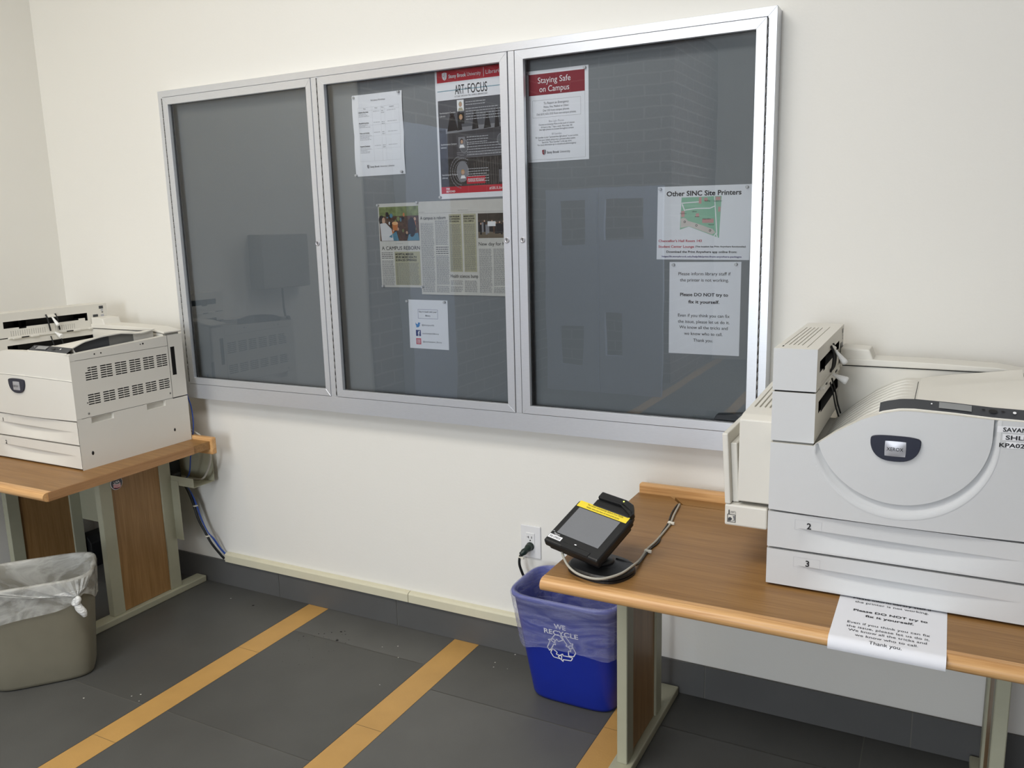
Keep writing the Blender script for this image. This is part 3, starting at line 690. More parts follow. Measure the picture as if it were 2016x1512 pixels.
# ================================================================== printers
PWd, PDp = .535, .50
FLAT_TOP = [False]
def topz(x):
    P = [(0, .345), (.093, .395), (.12, .422), (.16, .431), (.25, .434), (.40, .434), (.535, .431)] if FLAT_TOP[0] else [(0, .345), (.093, .347), (.14, .385), (.19, .417), (.231, .434), (.262, .4415), (.289, .443), (.36, .4405), (.43, .436), (.49, .4345), (.535, .431)]
    for (a, za), (c, zc_) in zip(P, P[1:]):
        if x <= c: return za+(zc_-za)*(x-a)/(c-a)
    return P[-1][1]
def trayz(x):
    return topz(x)-.004-.026*max(0, 1-max(0, (x-.093))/.16)
def make_printer(loc, label, variant, labels):
    FLAT_TOP[0] = variant == 'line'; PF = PRNG if variant == 'round' else PRN
    root = empty('laser_printer', loc, label, 'printer', 'office laser printers')
    W, D = PWd, PDp
    # --- body shell with output tray surface
    b = MB()
    b.box(.004, W-.024, .032, D-.004, .012, .300, PRN)
    xs_ = [.004+i*(W-.010)/48 for i in range(49)]
    b.prism([(x, .299) for x in (W-.006, .004)] + [(x, trayz(max(x, .094))) for x in xs_], 'y', .0135, .4195, PRN)
    for k in range(9):     # ribs that lift the paper
        y = .055+k*.040; m_ = 20
        for i in range(m_):
            xa, xc = .10+i*.185/m_, .10+(i+1)*.185/m_
            h0, h1 = .004*min(1, (m_-i)/4), .004*min(1, (m_-i-1)/4)
            b.poly([(xa, y-.003, trayz(xa)), (xc, y-.003, trayz(xc)), (xc, y, trayz(xc)+h1), (xa, y, trayz(xa)+h0)], PRN)
            b.poly([(xa, y+.003, trayz(xa)), (xc, y+.003, trayz(xc)), (xc, y, trayz(xc)+h1), (xa, y, trayz(xa)+h0)], PRN)
    b.box(.285, .2862, .05, .36, .4385, .4395, BLACKGAP)
    b.build('body', root)
    # --- right side panel with vents, hand grips and seams
    rects = []; Ws = W+.0008
    for z0, zs in ((.327, 6), (.236, 5)):
        for gi in range(6):
            for ci in range(2):
                for ri in range(zs):
                    y0 = .055+gi*.0625+ci*.0255; zz = z0+ri*.0085+gi*.0006*0
                    if z0 > .3 and gi == 0 and ci == 0 and ri > 3: y0 += .011; rects.append((y0, zz, y0+.0125, zz+.0042, .004, BLACKI)); continue
                    rects.append((y0, zz, y0+.0235, zz+.0042, .004, BLACKI))
    rects += [(.441, .283, .456, .392, .005, BLACKI), (.057, .166, .150, .189, .014, PRN), (.300, .166, .388, .189, .014, PRN)]
    b = MB(); b.pockets((Ws, 0, 0), (0, 1, 0), (0, 0, 1), .426, .190, [r for r in rects if r[3] <= .19], PRN, (1, 0, 0))
    b.pockets((Ws, .0, .1915), (0, 1, 0), (0, 0, 1), .426, .404-.1915, [(r[0], r[1]-.1915, r[2], r[3]-.1915, r[4], r[5]) for r in rects if r[1] > .19 and r[2] < .43], PRN, (1, 0, 0))
    b.pockets((Ws, .428, .1915), (0, 1, 0), (0, 0, 1), D-.428, .447-.1915, [(.010, .283-.1915, .030, .398-.1915, .005, BLACKI)], PRN, (1, 0, 0))
    b.poly([(Ws, .426, 0), (Ws, D, 0), (Ws, D, .1875), (Ws, .426, .1875)], PRN)
    b.poly([(Ws, .0, .4055), (Ws, .426, .4055), (Ws, .426, .446), (Ws, .0, .4285)], PRN)
    b.box(W-.022, W-.016, .018, D-.006, .004, .428, MIDGREY); b.box(W-.012, W-.004, .427, D-.002, .1878, .1912, BLACKGAP); b.box(W-.012, W-.002, .4262, .4278, .19, .44, MIDGREY); b.box(W-.012, W-.002, .018, .425, .404, .4055, MIDGREY); b.box(W-.012, W-.002, .018, .425, .19, .1915, MIDGREY)
    b.poly([(Ws, 0, .4285), (Ws, .426, .446), (W-.03, .426, .446), (W-.03, 0, .4285)], PRN)
    for y, z, r in ((.047, .056, .008), (.42, .059, .007)):
        b.lathe([(r*.6, 0), (r*.6, .0006)], BLACKI, 12, Matrix.Translation((Ws, y, z)) @ Matrix.Rotation(PI/2, 4, 'Y') @ Matrix.Diagonal((1.6, 1, 1, 1)))
    for y, z, r in ((.10, .419, .0028), (.127, .4195, .0028), (.30, .428, .0022), (.312, .429, .0035), (.05, .245, .003), (.416, .262, .003), (.05, .205, .004), (.416, .212, .004)):
        b.lathe([(r, 0), (r, .0006)], MIDGREY if z < .3 else BLACKI, 10, Matrix.Translation((Ws, y, z)) @ Matrix.Rotation(PI/2, 4, 'Y'))
    b.build('side_cover', root)
    # --- front cover heightfield
    b = MB()
    cx, czz, ra, rb = .2665, .400, .1690, .163
    def fy(x, z):
        bul = .016*math.sin(PI*min(1, max(0, x/W)))*math.sin(PI*min(1, max(0, (z-.10)/.50)))**.5
        y = -bul
        if variant == 'round':
            # round raised cover whose rim is a sunk crescent, wide below
            r = math.hypot((x-cx)/ra, (z-czz)/rb); r2 = math.hypot((x-cx)/(ra+.008), (z-czz+.016)/(rb+.012))
            if z < .43 and x > .096:
                if r < 1: y -= .001
                elif r2 < 1: y += .013*min(1, (1-r2)/max(.02, (1-r2)+(r-1)))
        else:
            zl = .330+.010*math.sin(PI*(x/W)**.8)
            if z > zl+.0015: y += .004
        return y
    def bulge(x, z): return -.016*math.sin(PI*min(1, max(0, x/W)))*math.sin(PI*min(1, max(0, (z-.10)/.50)))**.5
    def inz(x, z):
        return ((x-cx)/ra)**2+((z-czz)/rb)**2 < 1 if z < czz else abs(x-cx) < ra
    def inr(x, z, e=.97):
        A, B, zc2 = ra+.008, rb+.012, czz-.016
        return ((x-cx)/A)**2+((z-zc2)/B)**2 < e*e if z < zc2 else abs(x-cx) < A*e
    def front(a, t):
        x = a*W; z0 = .186; z1 = topz(x); z = z0+(z1-z0)*t
        y = bulge(x, z) if variant == 'round' else fy(x, z)
        if variant == 'round' and inr(x, z, 1.005) and x > .1: y += .016
        return (x, y, z)
    b.grid(front, 150, 96, PF)
    if variant == 'round':
        def cl(x, z, dy): z = min(z, topz(x)); x_ = max(x, .0945); return (x_, bulge(x_, z)+dy, z)
        def ringfn(a, t):      # lower half ellipses plus straight flanks
            k = t
            if a < .1: q = a/.1; xo, zo = cx-ra-.008, .46-(.46-(czz-.016))*q; xi, zi = cx-ra, .46-(.46-czz)*q
            elif a > .9: q = (1-a)/.1; xo, zo = cx+ra+.008, .46-(.46-(czz-.016))*q; xi, zi = cx+ra, .46-(.46-czz)*q
            else:
                th = PI+PI*(a-.1)/.8; xo, zo = cx+(ra+.008)*math.cos(th), czz-.016+(rb+.012)*math.sin(th); xi, zi = cx+ra*math.cos(th), czz+rb*math.sin(th)
            if t < .2:      # narrow flat lip outside the bevel
                q = 1+.035*(1-t/.2); zc2 = czz-.016; return cl(cx+(xo-cx)*q, zc2+(zo-zc2)*q if zo < zc2 else zo, -.0006)
            k = (t-.2)/.8
            return cl(xo+(xi-xo)*k, zo+(zi-zo)*k, -.0006+.0125*k)
        b.grid(ringfn, 120, 5, PF)
        def discfn(a, t):      # columns from the lower arc up to the rim
            x = cx-ra*math.cos(PI*a); zl = czz-rb*math.sin(PI*a); zt = max(topz(x), zl+.0002) if topz(x) > zl else zl
            zt = topz(max(x, .0945)); zl = min(zl, zt)
            return (max(x, .0945), bulge(x, zl+(zt-zl)*t)-.001, zl+(zt-zl)*t)
        b.grid(discfn, 90, 40, PF)
        for k in range(90):
            p, q = discfn(k/90, 0), discfn((k+1)/90, 0); b.poly([p, q, (q[0], q[1]+.016, q[2]), (p[0], p[1]+.016, p[2])], PF, True)
    for i in range(60):   # thickness of the front cover's top rim
        xa, xc = .094+i*(W-.094)/60, .094+(i+1)*(W-.094)/60
        b.poly([(xa, fy(xa, topz(xa)), topz(xa)), (xc, fy(xc, topz(xc)), topz(xc)), (xc, .013, topz(xc)), (xa, .013, topz(xa))], PRN)
        b.poly([(xa, .013, topz(xa)), (xc, .013, topz(xc)), (xc, .013, topz(xc)-.035), (xa, .013, topz(xa)-.035)], PRN)
    b.poly([(0, 0, .345), (.094, fy(.094, .345), .345), (.094, .013, .345), (0, .013, .345)], PRN)
    b.poly([(0, 0, .186), (0, .02, .186), (0, .02, .345), (0, 0, .345)], PF); b.poly([(0, 0, .186), (W, 0, .186), (W, .02, .186), (0, .02, .186)], PF)
    b.poly([(W, 0, .186), (W, 0, .430), (W, .02, .430), (W, .02, .186)], PF)
    if variant == 'line':
        for i in range(60):
            zl = lambda x: .330+.010*math.sin(PI*(x/W)**.8)
            xa, xc = i*W/60, (i+1)*W/60
            b.poly([(xa, fy(xa, zl(xa)-.002)-.0004, zl(xa)), (xc, fy(xc, zl(xc)-.002)-.0004, zl(xc)), (xc, fy(xc, zl(xc)-.002)-.0004, zl(xc)+.0014), (xa, fy(xa, zl(xa)-.002)-.0004, zl(xa)+.0014)], MIDGREY)
    fc = b.build('front_cover', root)
    if variant == 'round':
        b = MB(); b.box(.4335, .4345, fy(.434, .37)-.0008, fy(.434, .37)+.002, .300, .432, MIDGREY); b.build('seam', fc)
    # --- drawers with scooped grips
    for z0, z1, num in ((.0965, .1815, labels[0]), (.006, .0915, labels[1])):
        b = MB(); zl = z1-.032
        def edge(x):
            u = min(1, max(0, (x-.07)/.44)); return zl-.006*u, .020*max(0, math.sin(PI*u**.75))**1.2 if 0 < u < 1 else 0
        def lowr(a, t):
            x = a*W; e, dp = edge(x); z = z0+(e-z0)*t
            return (x, -.0012+dp*max(0, 1-(e-z)/(e-z0-.004)), z)
        def uppr(a, t):
            x = a*W; e, dp = edge(x); return (x, -.0012, e+(z1-e)*t)
        b.grid(lowr, 110, 26, PF); b.grid(uppr, 110, 4, PF)
        for k in range(110):
            p, q, r_, s_ = lowr(k/110, 1), lowr((k+1)/110, 1), uppr((k+1)/110, 0), uppr(k/110, 0)
            if p[1] > -.0011 or q[1] > -.0011: b.poly([p, q, r_, s_], PF)
        for q in ([(0, 0, z0), (W, 0, z0), (W, .016, z0), (0, .016, z0)], [(0, 0, z1), (W, 0, z1), (W, .016, z1), (0, .016, z1)], [(0, 0, z0), (0, 0, z1), (0, .016, z1), (0, .016, z0)], [(W, 0, z0), (W, 0, z1), (W, .016, z1), (W, .016, z0)]): b.poly(q, PF)
        sp = Sheet(lambda u, v, h: (.060+u, -.0015-h, z1-.012-v), b)
        sp.frame(0, 0, .058, .024, .0004, INKL, .0003); sp.text(num, .031, .012, .020, INK, bold=True)
        b.build('drawer', root)
    b = MB(); b.box(.002, W-.002, .0165, .031, .003, .344, BLACKI); b.build('inner_frame', root)
    for fx in (.05, W-.05):
        for fy_ in (.045, .45):
            b = MB(); b.lathe([(.016, 0), (.016, .012)], BLACKI, 16, Matrix.Translation((fx, fy_, 0))); b.build('foot', root)
    # --- rear ledge
    b = MB(); b.prism([(.096, .30), (W-.014, .30), (W-.014, .4525), (.46, .4605), (.30, .4615), (.09, .4615)], 'y', .42, D-.002, PRN, .0015, 1)
    b.prism([(.095, .463), (.30, .463), (.46, .462), (W+.002, .454), (W+.002, .461), (.46, .474), (.30, .479), (.095, .481)], 'y', .414, D+.002, PRN, .0025)
    b.prism([(.0955, .478), (.178, .476), (.166, .505), (.0955, .508)], 'y', .418, D+.001, PRN, .004)
    b.box(.10, .46, .4185, .4215, .4603, .4622, BLACKGAP); b.build('rear_cover', root)
    # --- arched top sheet over the output tray
    b = MB()
    def arch(a, t, dz=0):
        y = .0+t*.40
        Q = [(0, .446), (.06, .466), (.14, .476), (.23, .479), (.30, .470), (.34, .468), (.40, .476)]
        za = next((z_a+(z_b-z_a)*(y-ya)/(yb-ya) for (ya, z_a), (yb, z_b) in zip(Q, Q[1:]) if y <= yb+1e-9), .47)
        x = .29+a*.215; k = a**.7
        return (x, .03+y*.92, (trayz(x)+.002)*(1-k)+za*k+dz)
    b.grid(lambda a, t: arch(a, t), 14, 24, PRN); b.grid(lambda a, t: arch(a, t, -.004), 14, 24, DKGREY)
    for k in range(24):
        b.poly([arch(1, k/24), arch(1, (k+1)/24), arch(1, (k+1)/24, -.004), arch(1, k/24, -.004)], PRN)
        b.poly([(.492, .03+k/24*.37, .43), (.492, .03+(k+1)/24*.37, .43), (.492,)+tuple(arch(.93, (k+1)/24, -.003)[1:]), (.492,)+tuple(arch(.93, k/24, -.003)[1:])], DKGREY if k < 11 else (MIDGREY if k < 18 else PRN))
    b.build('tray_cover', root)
    # --- control panel strip
    b = MB()
    def cp(a, t):
        xs0 = .222 if variant == 'round' else .30; x = xs0+a*(W-.013-xs0); z = topz(x)
        return (x, .002+t*.026, z+.0025+t*.0155)
    b.grid(cp, 40, 3, DKGREY)
    for i in range(40):
        p, q = cp(i/40, 1), cp((i+1)/40, 1); b.poly([p, q, (q[0], q[1]+.01, topz(q[0])-.002), (p[0], p[1]+.01, topz(p[0])-.002)], PRN)
        p, q = cp(i/40, 0), cp((i+1)/40, 0); b.poly([p, q, (q[0], q[1], q[2]-.004), (p[0], p[1], p[2]-.004)], PRN)
    c_ = b.build('control_panel', root, label='dark strip with a small display')
    b = MB(); f2 = lambda u, v, h: (.335+u, .006+(.020-v)*.9, topz(.335+u)+.0025+(.0045+(.020-v)*.52)+.0006+h)
    sp = Sheet(f2, b); sp.rect(0, .001, .060, .019, LCD, 0, 6); b.build('display', c_)
    for u, v, ru, rv, m_ in ((.098, .011, .008, .006, BLACKP), (.081, .009, .0035, .002, BLACKP), (.1155, .009, .0035, .002, BLACKP), (.136, .010, .0032, .0035, WHITEI), (-.014, .009, .0016, .002, WHITEI)):
        b = MB(); sp = Sheet(f2, b); sp.ell(u, v, ru, rv, m_, .0005); b.build('button', c_)
    # --- badge
    lx, lz = (.2585, .362) if variant == 'round' else (.236, .303)
    yb = fy(lx, lz)-.0012
    pts = []
    for k in range(48):
        t = 2*PI*k/48; ux, uz = math.cos(t), math.sin(t)
        X = .0485*math.copysign(abs(ux)**.75, ux); Z = .0125*math.copysign(abs(uz)**.45, uz)+.014 if uz > 0 else -.043*abs(uz)**.95+.014
        pts.append((lx+X, lz+Z))
    b = MB(); b.prism(pts, 'y', yb-.004, yb+.004, NAVY, .0008, 1); bd = b.build('badge', root, label='navy rounded badge with a silver square')
    b = MB()
    def pil(a, t):
        u, v = a*2-1, t*2-1
        return (lx+.0005+u*.0205*(1-.03*v*v), yb-.0045-.0025*(1-u*u)*(1-v*v), lz-.001+v*.0165*(1-.03*u*u))
    b.grid(pil, 10, 10, SILVER)
    sp = Sheet(lambda u, v, h: (lx+u, yb-.0076-h, lz-v), b); sp.text('XEROX', 0, .001, .0110, INK, width=.032); b.build('logo_plate', bd)
    if variant == 'round':
        for (x0, z, t, wd, ox) in ((.442, .418, 'SAVANNAH', .072, .010), (.4525, .402, 'SHLPS1', .054, .005), (.4375, .386, 'KPA02060', .068, .010)):
            x1 = W-.001
            b = MB(); sp = Sheet(lambda u, v, h: (x0+u, fy(x0+u, z)-.0006-h, z-v), b)
            sp.rect(0, -.0065, x1-x0, .0065, WHITEI, .0002, 4); sp.text(t, ox, 0, .0120, INK, 'l', min(wd, x1-x0-ox), True)
            b.build('name_label', root, label='white label strip with printed code')
    # --- output tower
    b = MB(); TW_, T0, T1 = .093, .002, .50
    N, U, V = (1, 0, 0), (0, 1, 0), (0, 0, 1)
    def tw(z0, z1, rects, top):
        b.poly([(0, T0, z0), (TW_, T0, z0), (TW_, T0, z1), (0, T0, z1)], PRNG)
        b.poly([(0, T0, z0), (0, T1, z0), (0, T1, z1), (0, T0, z1)], PRN); b.poly([(0, T1, z0), (TW_, T1, z0), (TW_, T1, z1), (0, T1, z1)], PRN)
        b.poly([(0, T0, z0), (TW_, T0, z0), (TW_, T1, z0), (0, T1, z0)], PRN)
        if not top: b.poly([(0, T0, z1), (TW_, T0, z1), (TW_, T1, z1), (0, T1, z1)], PRN)
        b.pockets((TW_, T0, z0), U, V, T1-T0, z1-z0, rects, PRN, N)
    tw(.350, .4625, [(.05, .058, .09, .085, .03, BLACKI), (.09, .052, .43, .085, .03, BLACKI)], False)
    up = [(.045, .036, .105, .062, .03, BLACKI), (.105, .030, .135, .062, .03, BLACKI), (.135, .036, .36, .062, .03, BLACKI), (.36, .042, .39, .062, .03, BLACKI), (.39, .030, .402, .062, .03, BLACKI)]
    for i in range(30):
        for j in range(5):
            if 16 <= i <= 19: continue
            up.append((.07+i*.0092, .005+j*.0042, .0733+i*.0092, .0070+j*.0042, .002, MIDGREY))
    tw(.4665, .561, up, True)
    b.box(.004, TW_-.004, .006, T1-.003, .462, .467, BLACKGAP); b.box(.004, TW_-.002, .006, T1-.003, .345, .351, MIDGREY)
    gr = [(.012+i*.0095, .06, .0145+i*.0095, .40, .003, MIDGREY) for i in range(5)] + [(.066, .03, .0678, .42, .003, MIDGREY), (.012, .03, .0155, .048, .002, BLACKI)]
    b.pockets((0, T0, .561), (1, 0, 0), (0, 1, 0), TW_, T1-T0, gr, PRN, (0, 0, 1))
    b.build('output_tower', root)
    tower = root.children[-1]
    b = MB()      # clips and guides on the tower face
    for y in (.222, .262):
        b.tube([(TW_+.001, y, .540), (TW_+.008, y+.001, .522), (TW_+.007, y+.006, .49), (TW_+.001, y+.012, .474)], .0032, BLACKP, 6)
        b.tube([(TW_+.001, y+.01, .452), (TW_+.010, y+.012, .42), (TW_+.016, y+.016, .39), (TW_+.024, y+.02, .362)], .0022, BLACKP, 6)
    b.build('paper_guide', tower)
    b = MB(); b.box(TW_-.006, TW_+.005, .06, .43, .4600, .4672, PRN, .001, 1)
    for y in (.075, .15, .33, .40): b.box(TW_, TW_+.009, y, y+.03, .4590, .4662, PRN, .001, 1)
    for y in (.11, .30): b.box(TW_+.001, TW_+.0062, y, y+.03, .4605, .4650, BLACKI)
    b.prism([(TW_-.01, .536), (TW_+.010, .528), (TW_+.010, .532), (TW_-.01, .545)], 'y', .225, .258, PRN)
    b.build('latch_rail', tower)
    for (y, za, ln, wdt) in ((.243, .532, .048, .006), (.250, .466, .040, .010)):
        b = MB()
        def paddle(t): return .0028+wdt*.9*t**1.6*(1 if t < .93 else .75)
        d = Vector((.62, .10, -.78)) if za > .5 else Vector((.86, .08, -.42))
        p = Vector((TW_+.004, y, za)); b.tube([p, p+d*ln*.4, p+d*ln], paddle, PRNW, 10, 5); b.build('paper_sensor_flag', tower, label='white plastic paper flag')
    b = MB(); sp = Sheet(lambda u, v, h: (TW_+.0003+h, u, v), b)
    for y0, z0, y1, z1, m_ in ((.462, .540, .482, .552, DKGREY), (.430, .505, .454, .518, DKGREY), (.472, .523, .480, .527, DKGREY), (.468, .502, .482, .516, INKL), (.470, .530, .480, .538, INKL)):
        sp.rect(y0, z0, y1, z1, m_, .0004)
    b.build('warning_label', tower)
    # --- multipurpose tray on the left
    b = MB(); b.prism([(.06, .175), (.46, .175), (.46, .40), (.09, .386), (.06, .378)], 'x', -.084, -.005, PRN, .003)
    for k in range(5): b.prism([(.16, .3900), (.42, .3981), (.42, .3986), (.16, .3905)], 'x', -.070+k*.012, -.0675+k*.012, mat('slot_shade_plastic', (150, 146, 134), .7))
    b.box(-.004, .006, .07, .46, .12, .37, BLACKI); b.build('bypass_feeder', root)
    bf = root.children[-1]
    b = MB(); b.prism([(.055, .112), (.40, .112), (.40, .165), (.055, .165)], 'x', -.113, -.012, PRN, .004); 
    sp = Sheet(lambda u, v, h: (-.106+u, .0545-h, .152-v), b)
    sp.text('1', .004, .005, .0150, INK, bold=True); sp.text('(MPT)', .014, .005, .0085, INKG, width=.013)
    sp.frame(.0, .011, .020, .031, .0012, INK); sp.poly([(.002, .029), (.002, .021), (.007, .018), (.012, .022), (.008, .028)], DKGREY, .0005); sp.poly([(.013, .015), (.018, .014), (.018, .026), (.011, .028), (.016, .024)], INKG, .0005)
    b.build('tray_base', bf)
    b = MB(); M = Matrix.Translation((-.10, 0, .166)) @ Matrix.Rotation(-.06, 4, 'Y')
    b.box(-.013, .001, .055, .42, .0, .176, PRN, .003, 2, M); b.box(.001, .017, .075, .40, .0, .148, PRN, .002, 1, M); b.build('tray_door', bf)
    return root

make_printer((2.515, -.606, ZR), 'cream laser printer with white code label strips on its front, on the right desk', 'round', ('2', '3'))
make_printer((-.455, -.63, ZL), 'cream laser printer with vented side showing, on the left desk near the corner', 'line', ('1', '2'))

# paper taped over the right desk's edge
def deskfn(u, v, h):
    flat = .239; x = 2.6785+u; R = .0175
    if v < flat: return (x, -.557-v, ZR+.0008+h)
    a = (v-flat)/R*.9
    if a < PI*.75: return (x, -.7955-(R+h)*math.sin(a)-.0035, ZR-.0160+(R+h)*math.cos(a))
    return (x, -.799-(R+h)*math.sin(PI*.75), ZR-.016+(R+h)*math.cos(PI*.75))
s = Sheet(deskfn); s.surf(.2159, .2794, PAPER, 8, 60); inform(s, .009)
tag(s.mb.build('desk_notice'), 'white sheet of printed instructions sticking out from beneath the right printer, folded over desk edge', 'notice')

# ================================================================== payment terminal
term = empty('payment_terminal', (2.135, -.69, ZR), 'small black touch-screen terminal with yellow strip on the right desk', 'terminal')
TO = Vector((2.135, -.69, ZR))
b = MB()
def basering(sc_, z):
    pts = []
    for k in range(40):
        t = 2*PI*k/40; c_, s_ = math.cos(t), math.sin(t)
        pts.append(Vector((.082*sc_*math.copysign(abs(c_)**.75, c_), .070*sc_*math.copysign(abs(s_)**.8, s_), z)))
    return pts
rot = Matrix.Rotation(-.30, 4, 'Z')
rings = [[rot @ p for p in basering(a, z)] for a, z in ((1, 0), (1.0, .006), (.96, .007), (.96, .008), (1.0, .009), (.99, .014), (.93, .018), (.5, .022), (.42, .024))]
vs = [p for r_ in rings for p in r_]; fs = [(i*40+k, i*40+(k+1) % 40, (i+1)*40+(k+1) % 40, (i+1)*40+k) for i in range(len(rings)-1) for k in range(40)]
fs += [tuple(range(40))[::-1], tuple((len(rings)-1)*40+k for k in range(40))]
b.add(vs, fs, BLACKP, False); b.build('base', term)
b = MB(); b.lathe([(.034, .020), (.034, .028), (.028, .032), (.016, .034), (.015, .062), (.020, .075)], BLACKP, 24, Matrix.Translation((-.004, .004, 0))); b.build('neck', term)
ta, tt, tr = -.102, 1.109, -.192
Nn = Vector((math.sin(ta)*math.cos(tt), -math.cos(ta)*math.cos(tt), math.sin(tt))); Rt = Vector((math.cos(ta), math.sin(ta), 0)); Up = Nn.cross(Rt)
Rr = math.cos(tr)*Rt+math.sin(tr)*Up; Uu = -math.sin(tr)*Rt+math.cos(tr)*Up
C0 = Vector((2.094, -.678, .797))-TO
TM = Matrix(((Rr.x, Uu.x, Nn.x, C0.x), (Rr.y, Uu.y, Nn.y, C0.y), (Rr.z, Uu.z, Nn.z, C0.z), (0, 0, 0, 1)))
b = MB(); b.box(-.085, .085, -.078, .078, -.022, 0, BLACKP, .006, 3, TM); b.box(-.079, .079, -.072, .072, -.036, -.021, BLACKP, .006, 3, TM)
b.box(-.05, .05, -.05, .05, -.050, -.034, BLACKP, .008, 2, TM)
# raised lower lip
b.box(-.03, .055, -.0765, -.062, -.003, .0012, BLACKP, .001, 1, TM)
hs = b.build('housing', term)
b = MB(); b.box(-.0665, .0625, -.0425, .0545, -.001, .0006, SCREEN, 0, 1, TM); b.build('screen', hs, label='grey touch screen')
TP = lambda u, v, h: tuple(TM @ Vector((u, v, .0004+h)))
b = MB(); sp = Sheet(lambda u, v, h: TP(-.078+u, .077-v, h), b); sp.rect(.0, .0, .155, .0205, YEL, .0005, 4, 2)
sp.text('This station automatically deducts from Wolfie', .082, .0055, .0068, INK, width=.112, h=.0009); sp.text('Wallet when you have no more print quota.', .080, .0140, .0068, INK, width=.104, h=.0009)
b.build('warning_strip', hs, label='yellow warning strip along the top edge')
b = MB(); sp = Sheet(lambda u, v, h: TP(-.080+u, -.0525-v, h), b); sp.rect(0, 0, .041, .0125, WHITEI, .0004); sp.text('SHL-OMEGA', .0205, .0063, .009, INK, width=.034)
b.build('name_label', hs, label='small white name label')
b = MB(); sp = Sheet(lambda u, v, h: TP(-.080+u, -.0525-v, h), b); sp.text('Pharos', .010, -.0045, .0065, WHITEI, 'l', .018); sp.text('Omega', .015, -.001, .003, WHITEI, 'l', .01)
for k in range(8):
    t = k*PI/8; sp.poly([(.004+.0035*math.cos(t+q)*1.0, -.0085-.003*math.sin(t+q)) for q in (0, .3)] + [(.004+.0028*math.cos(t+q), -.0085-.0023*math.sin(t+q)) for q in (.3, 0)], WHITEI, .0005)
b.build('logo_print', hs, label='small white maker mark')
b = MB(); sp = Sheet(lambda u, v, h: TP(-.080+u, -.0525-v, h), b); sp.rect(.083, .0045, .089, .0075, WHITEI, .0022); b.build('painted_glint', hs)  # white rectangle painted as a glint on the lower lip
b = MB(); b.box(-.040, .074, .074, .100, -.018, .002, BLACKP, .003, 2, TM); b.prism([(-.036, .104), (.040, .106), (.078, .090), (.082, .078), (.078, .074), (.070, .090), (.036, .1), (-.036, .098)], 'z', -.016, .010, BLACKP, .001, 1, TM)
b.box(-.038, .040, .100, .121, -.006, .010, BLACKP, .003, 2, TM); b.prism([(.034, .100), (.080, .078), (.084, .085), (.064, .114), (.040, .121), (.034, .121)], 'z', -.006, .010, BLACKP, .002, 1, TM)
cr = b.build('card_reader', hs, label='black card reader behind the top edge')
LED = mat('lit_indicator', (220, 240, 90), .4)
LED.node_tree.nodes['Principled BSDF'].inputs['Emission Color'].default_value = (.8, 1, .2, 1); LED.node_tree.nodes['Principled BSDF'].inputs['Emission Strength'].default_value = 1.2
b = MB(); b.lathe([(.0022, 0), (.0018, .001)], LED, 10, TM @ Matrix.Translation((.036, .112, .010))); b.build('indicator_light', cr)

def world(*pts): return [Vector(p) for p in pts]
cb = empty('terminal_cable', (2.19, -.45, ZR), 'grey and black cable pair curving from the terminal to the desk flap', 'cable')
CO = Vector((2.19, -.45, ZR))
def rel(o, pts): return [Vector(p)-o for p in pts]
b = MB(); b.tube(rel(CO, [(2.030, -.690, .752), (2.045, -.722, .738), (2.078, -.760, .727), (2.118, -.783, .722), (2.165, -.782, .720), (2.200, -.742, .722), (2.212, -.685, .722), (2.204, -.600, .7065), (2.197, -.52, .704), (2.200, -.461, .704), (2.199, -.381, .704), (2.196, -.316, .704), (2.184, -.24, .704), (2.176, -.17, .705), (2.170, -.134, .700), (2.164, -.110, .672)]), .0031, GREYC); b.build('grey_lead', cb)
b = MB(); b.tube(rel(CO, [(2.160, -.655, .722), (2.190, -.655, .719), (2.212, -.650, .7125), (2.207, -.59, .7045), (2.203, -.52, .703), (2.208, -.461, .703), (2.196, -.40, .703), (2.189, -.316, .703), (2.175, -.24, .703), (2.168, -.17, .704), (2.165, -.134, .699), (2.160, -.110, .672)]), .0022, BLACKC); b.build('black_lead', cb)
for p, q in (((2.2005, -.54, .7055), (.012, .010, 0)), ((2.194, -.316, .7055), (.012, .006, 0))):
    b = MB(); P = Vector(p)-CO
    b.lathe([(.0062, -.0015), (.0066, 0), (.0062, .0015)], TIE, 12, Matrix.Translation(P) @ Matrix.Rotation(PI/2, 4, 'X')); b.box(P.x+.003, P.x+.014, P.y-.003, P.y+.004, P.z-.003, P.z+.004, TIE, .001, 1); b.build('cable_tie', cb)

# ================================================================== cables, raceway, outlet
for k, (x0, x1, lab) in enumerate(((.088, 1.0645, 'cream cable raceway length starting below the left printer'), (1.0665, 1.95, 'cream cable raceway length ending behind the blue bin'))):
    b = MB(); b.prism([(-.0005, .1145), (-.0225, .1145), (-.0225, .147), (-.017, .153), (-.0005, .156)], 'x', x0, x1, CREAM, .001, 1)
    tag(b.build('cable_raceway'), lab, 'raceway', 'cable raceways above the base tiles')
b = MB()
b.tube([(-.10, -.10, .50), (-.06, -.10, .487), (-.048, -.075, .456), (-.033, -.06, .383), (-.011, -.06, .316), (.019, -.055, .255), (.044, -.05, .207), (.072, -.030, .150), (.083, -.02, .128)], .0055, BLACKC, 10)
tag(b.build('power_lead'), 'black power lead hanging from the left cable tray to the raceway', 'cable')
for i, off in enumerate((0, .011)):
    b = MB()
    b.tube([(-.11+off, -.09, .51), (-.075+off, -.085, .483), (-.055+off, -.062, .44), (-.030+off*.6, -.052, .383), (-.006+off*.3, -.05, .316), (.026, -.048, .255), (.048+off*.6, -.040, .222), (.070+off*.5, -.028, .178), (.090, -.014, .142+off*.5)], .0028, BLUEC, 8)
    tag(b.build('network_cable'), 'blue network cable hanging below the left tray, %s of the two' % ('outer' if i else 'inner'), 'cable', 'blue network cables')
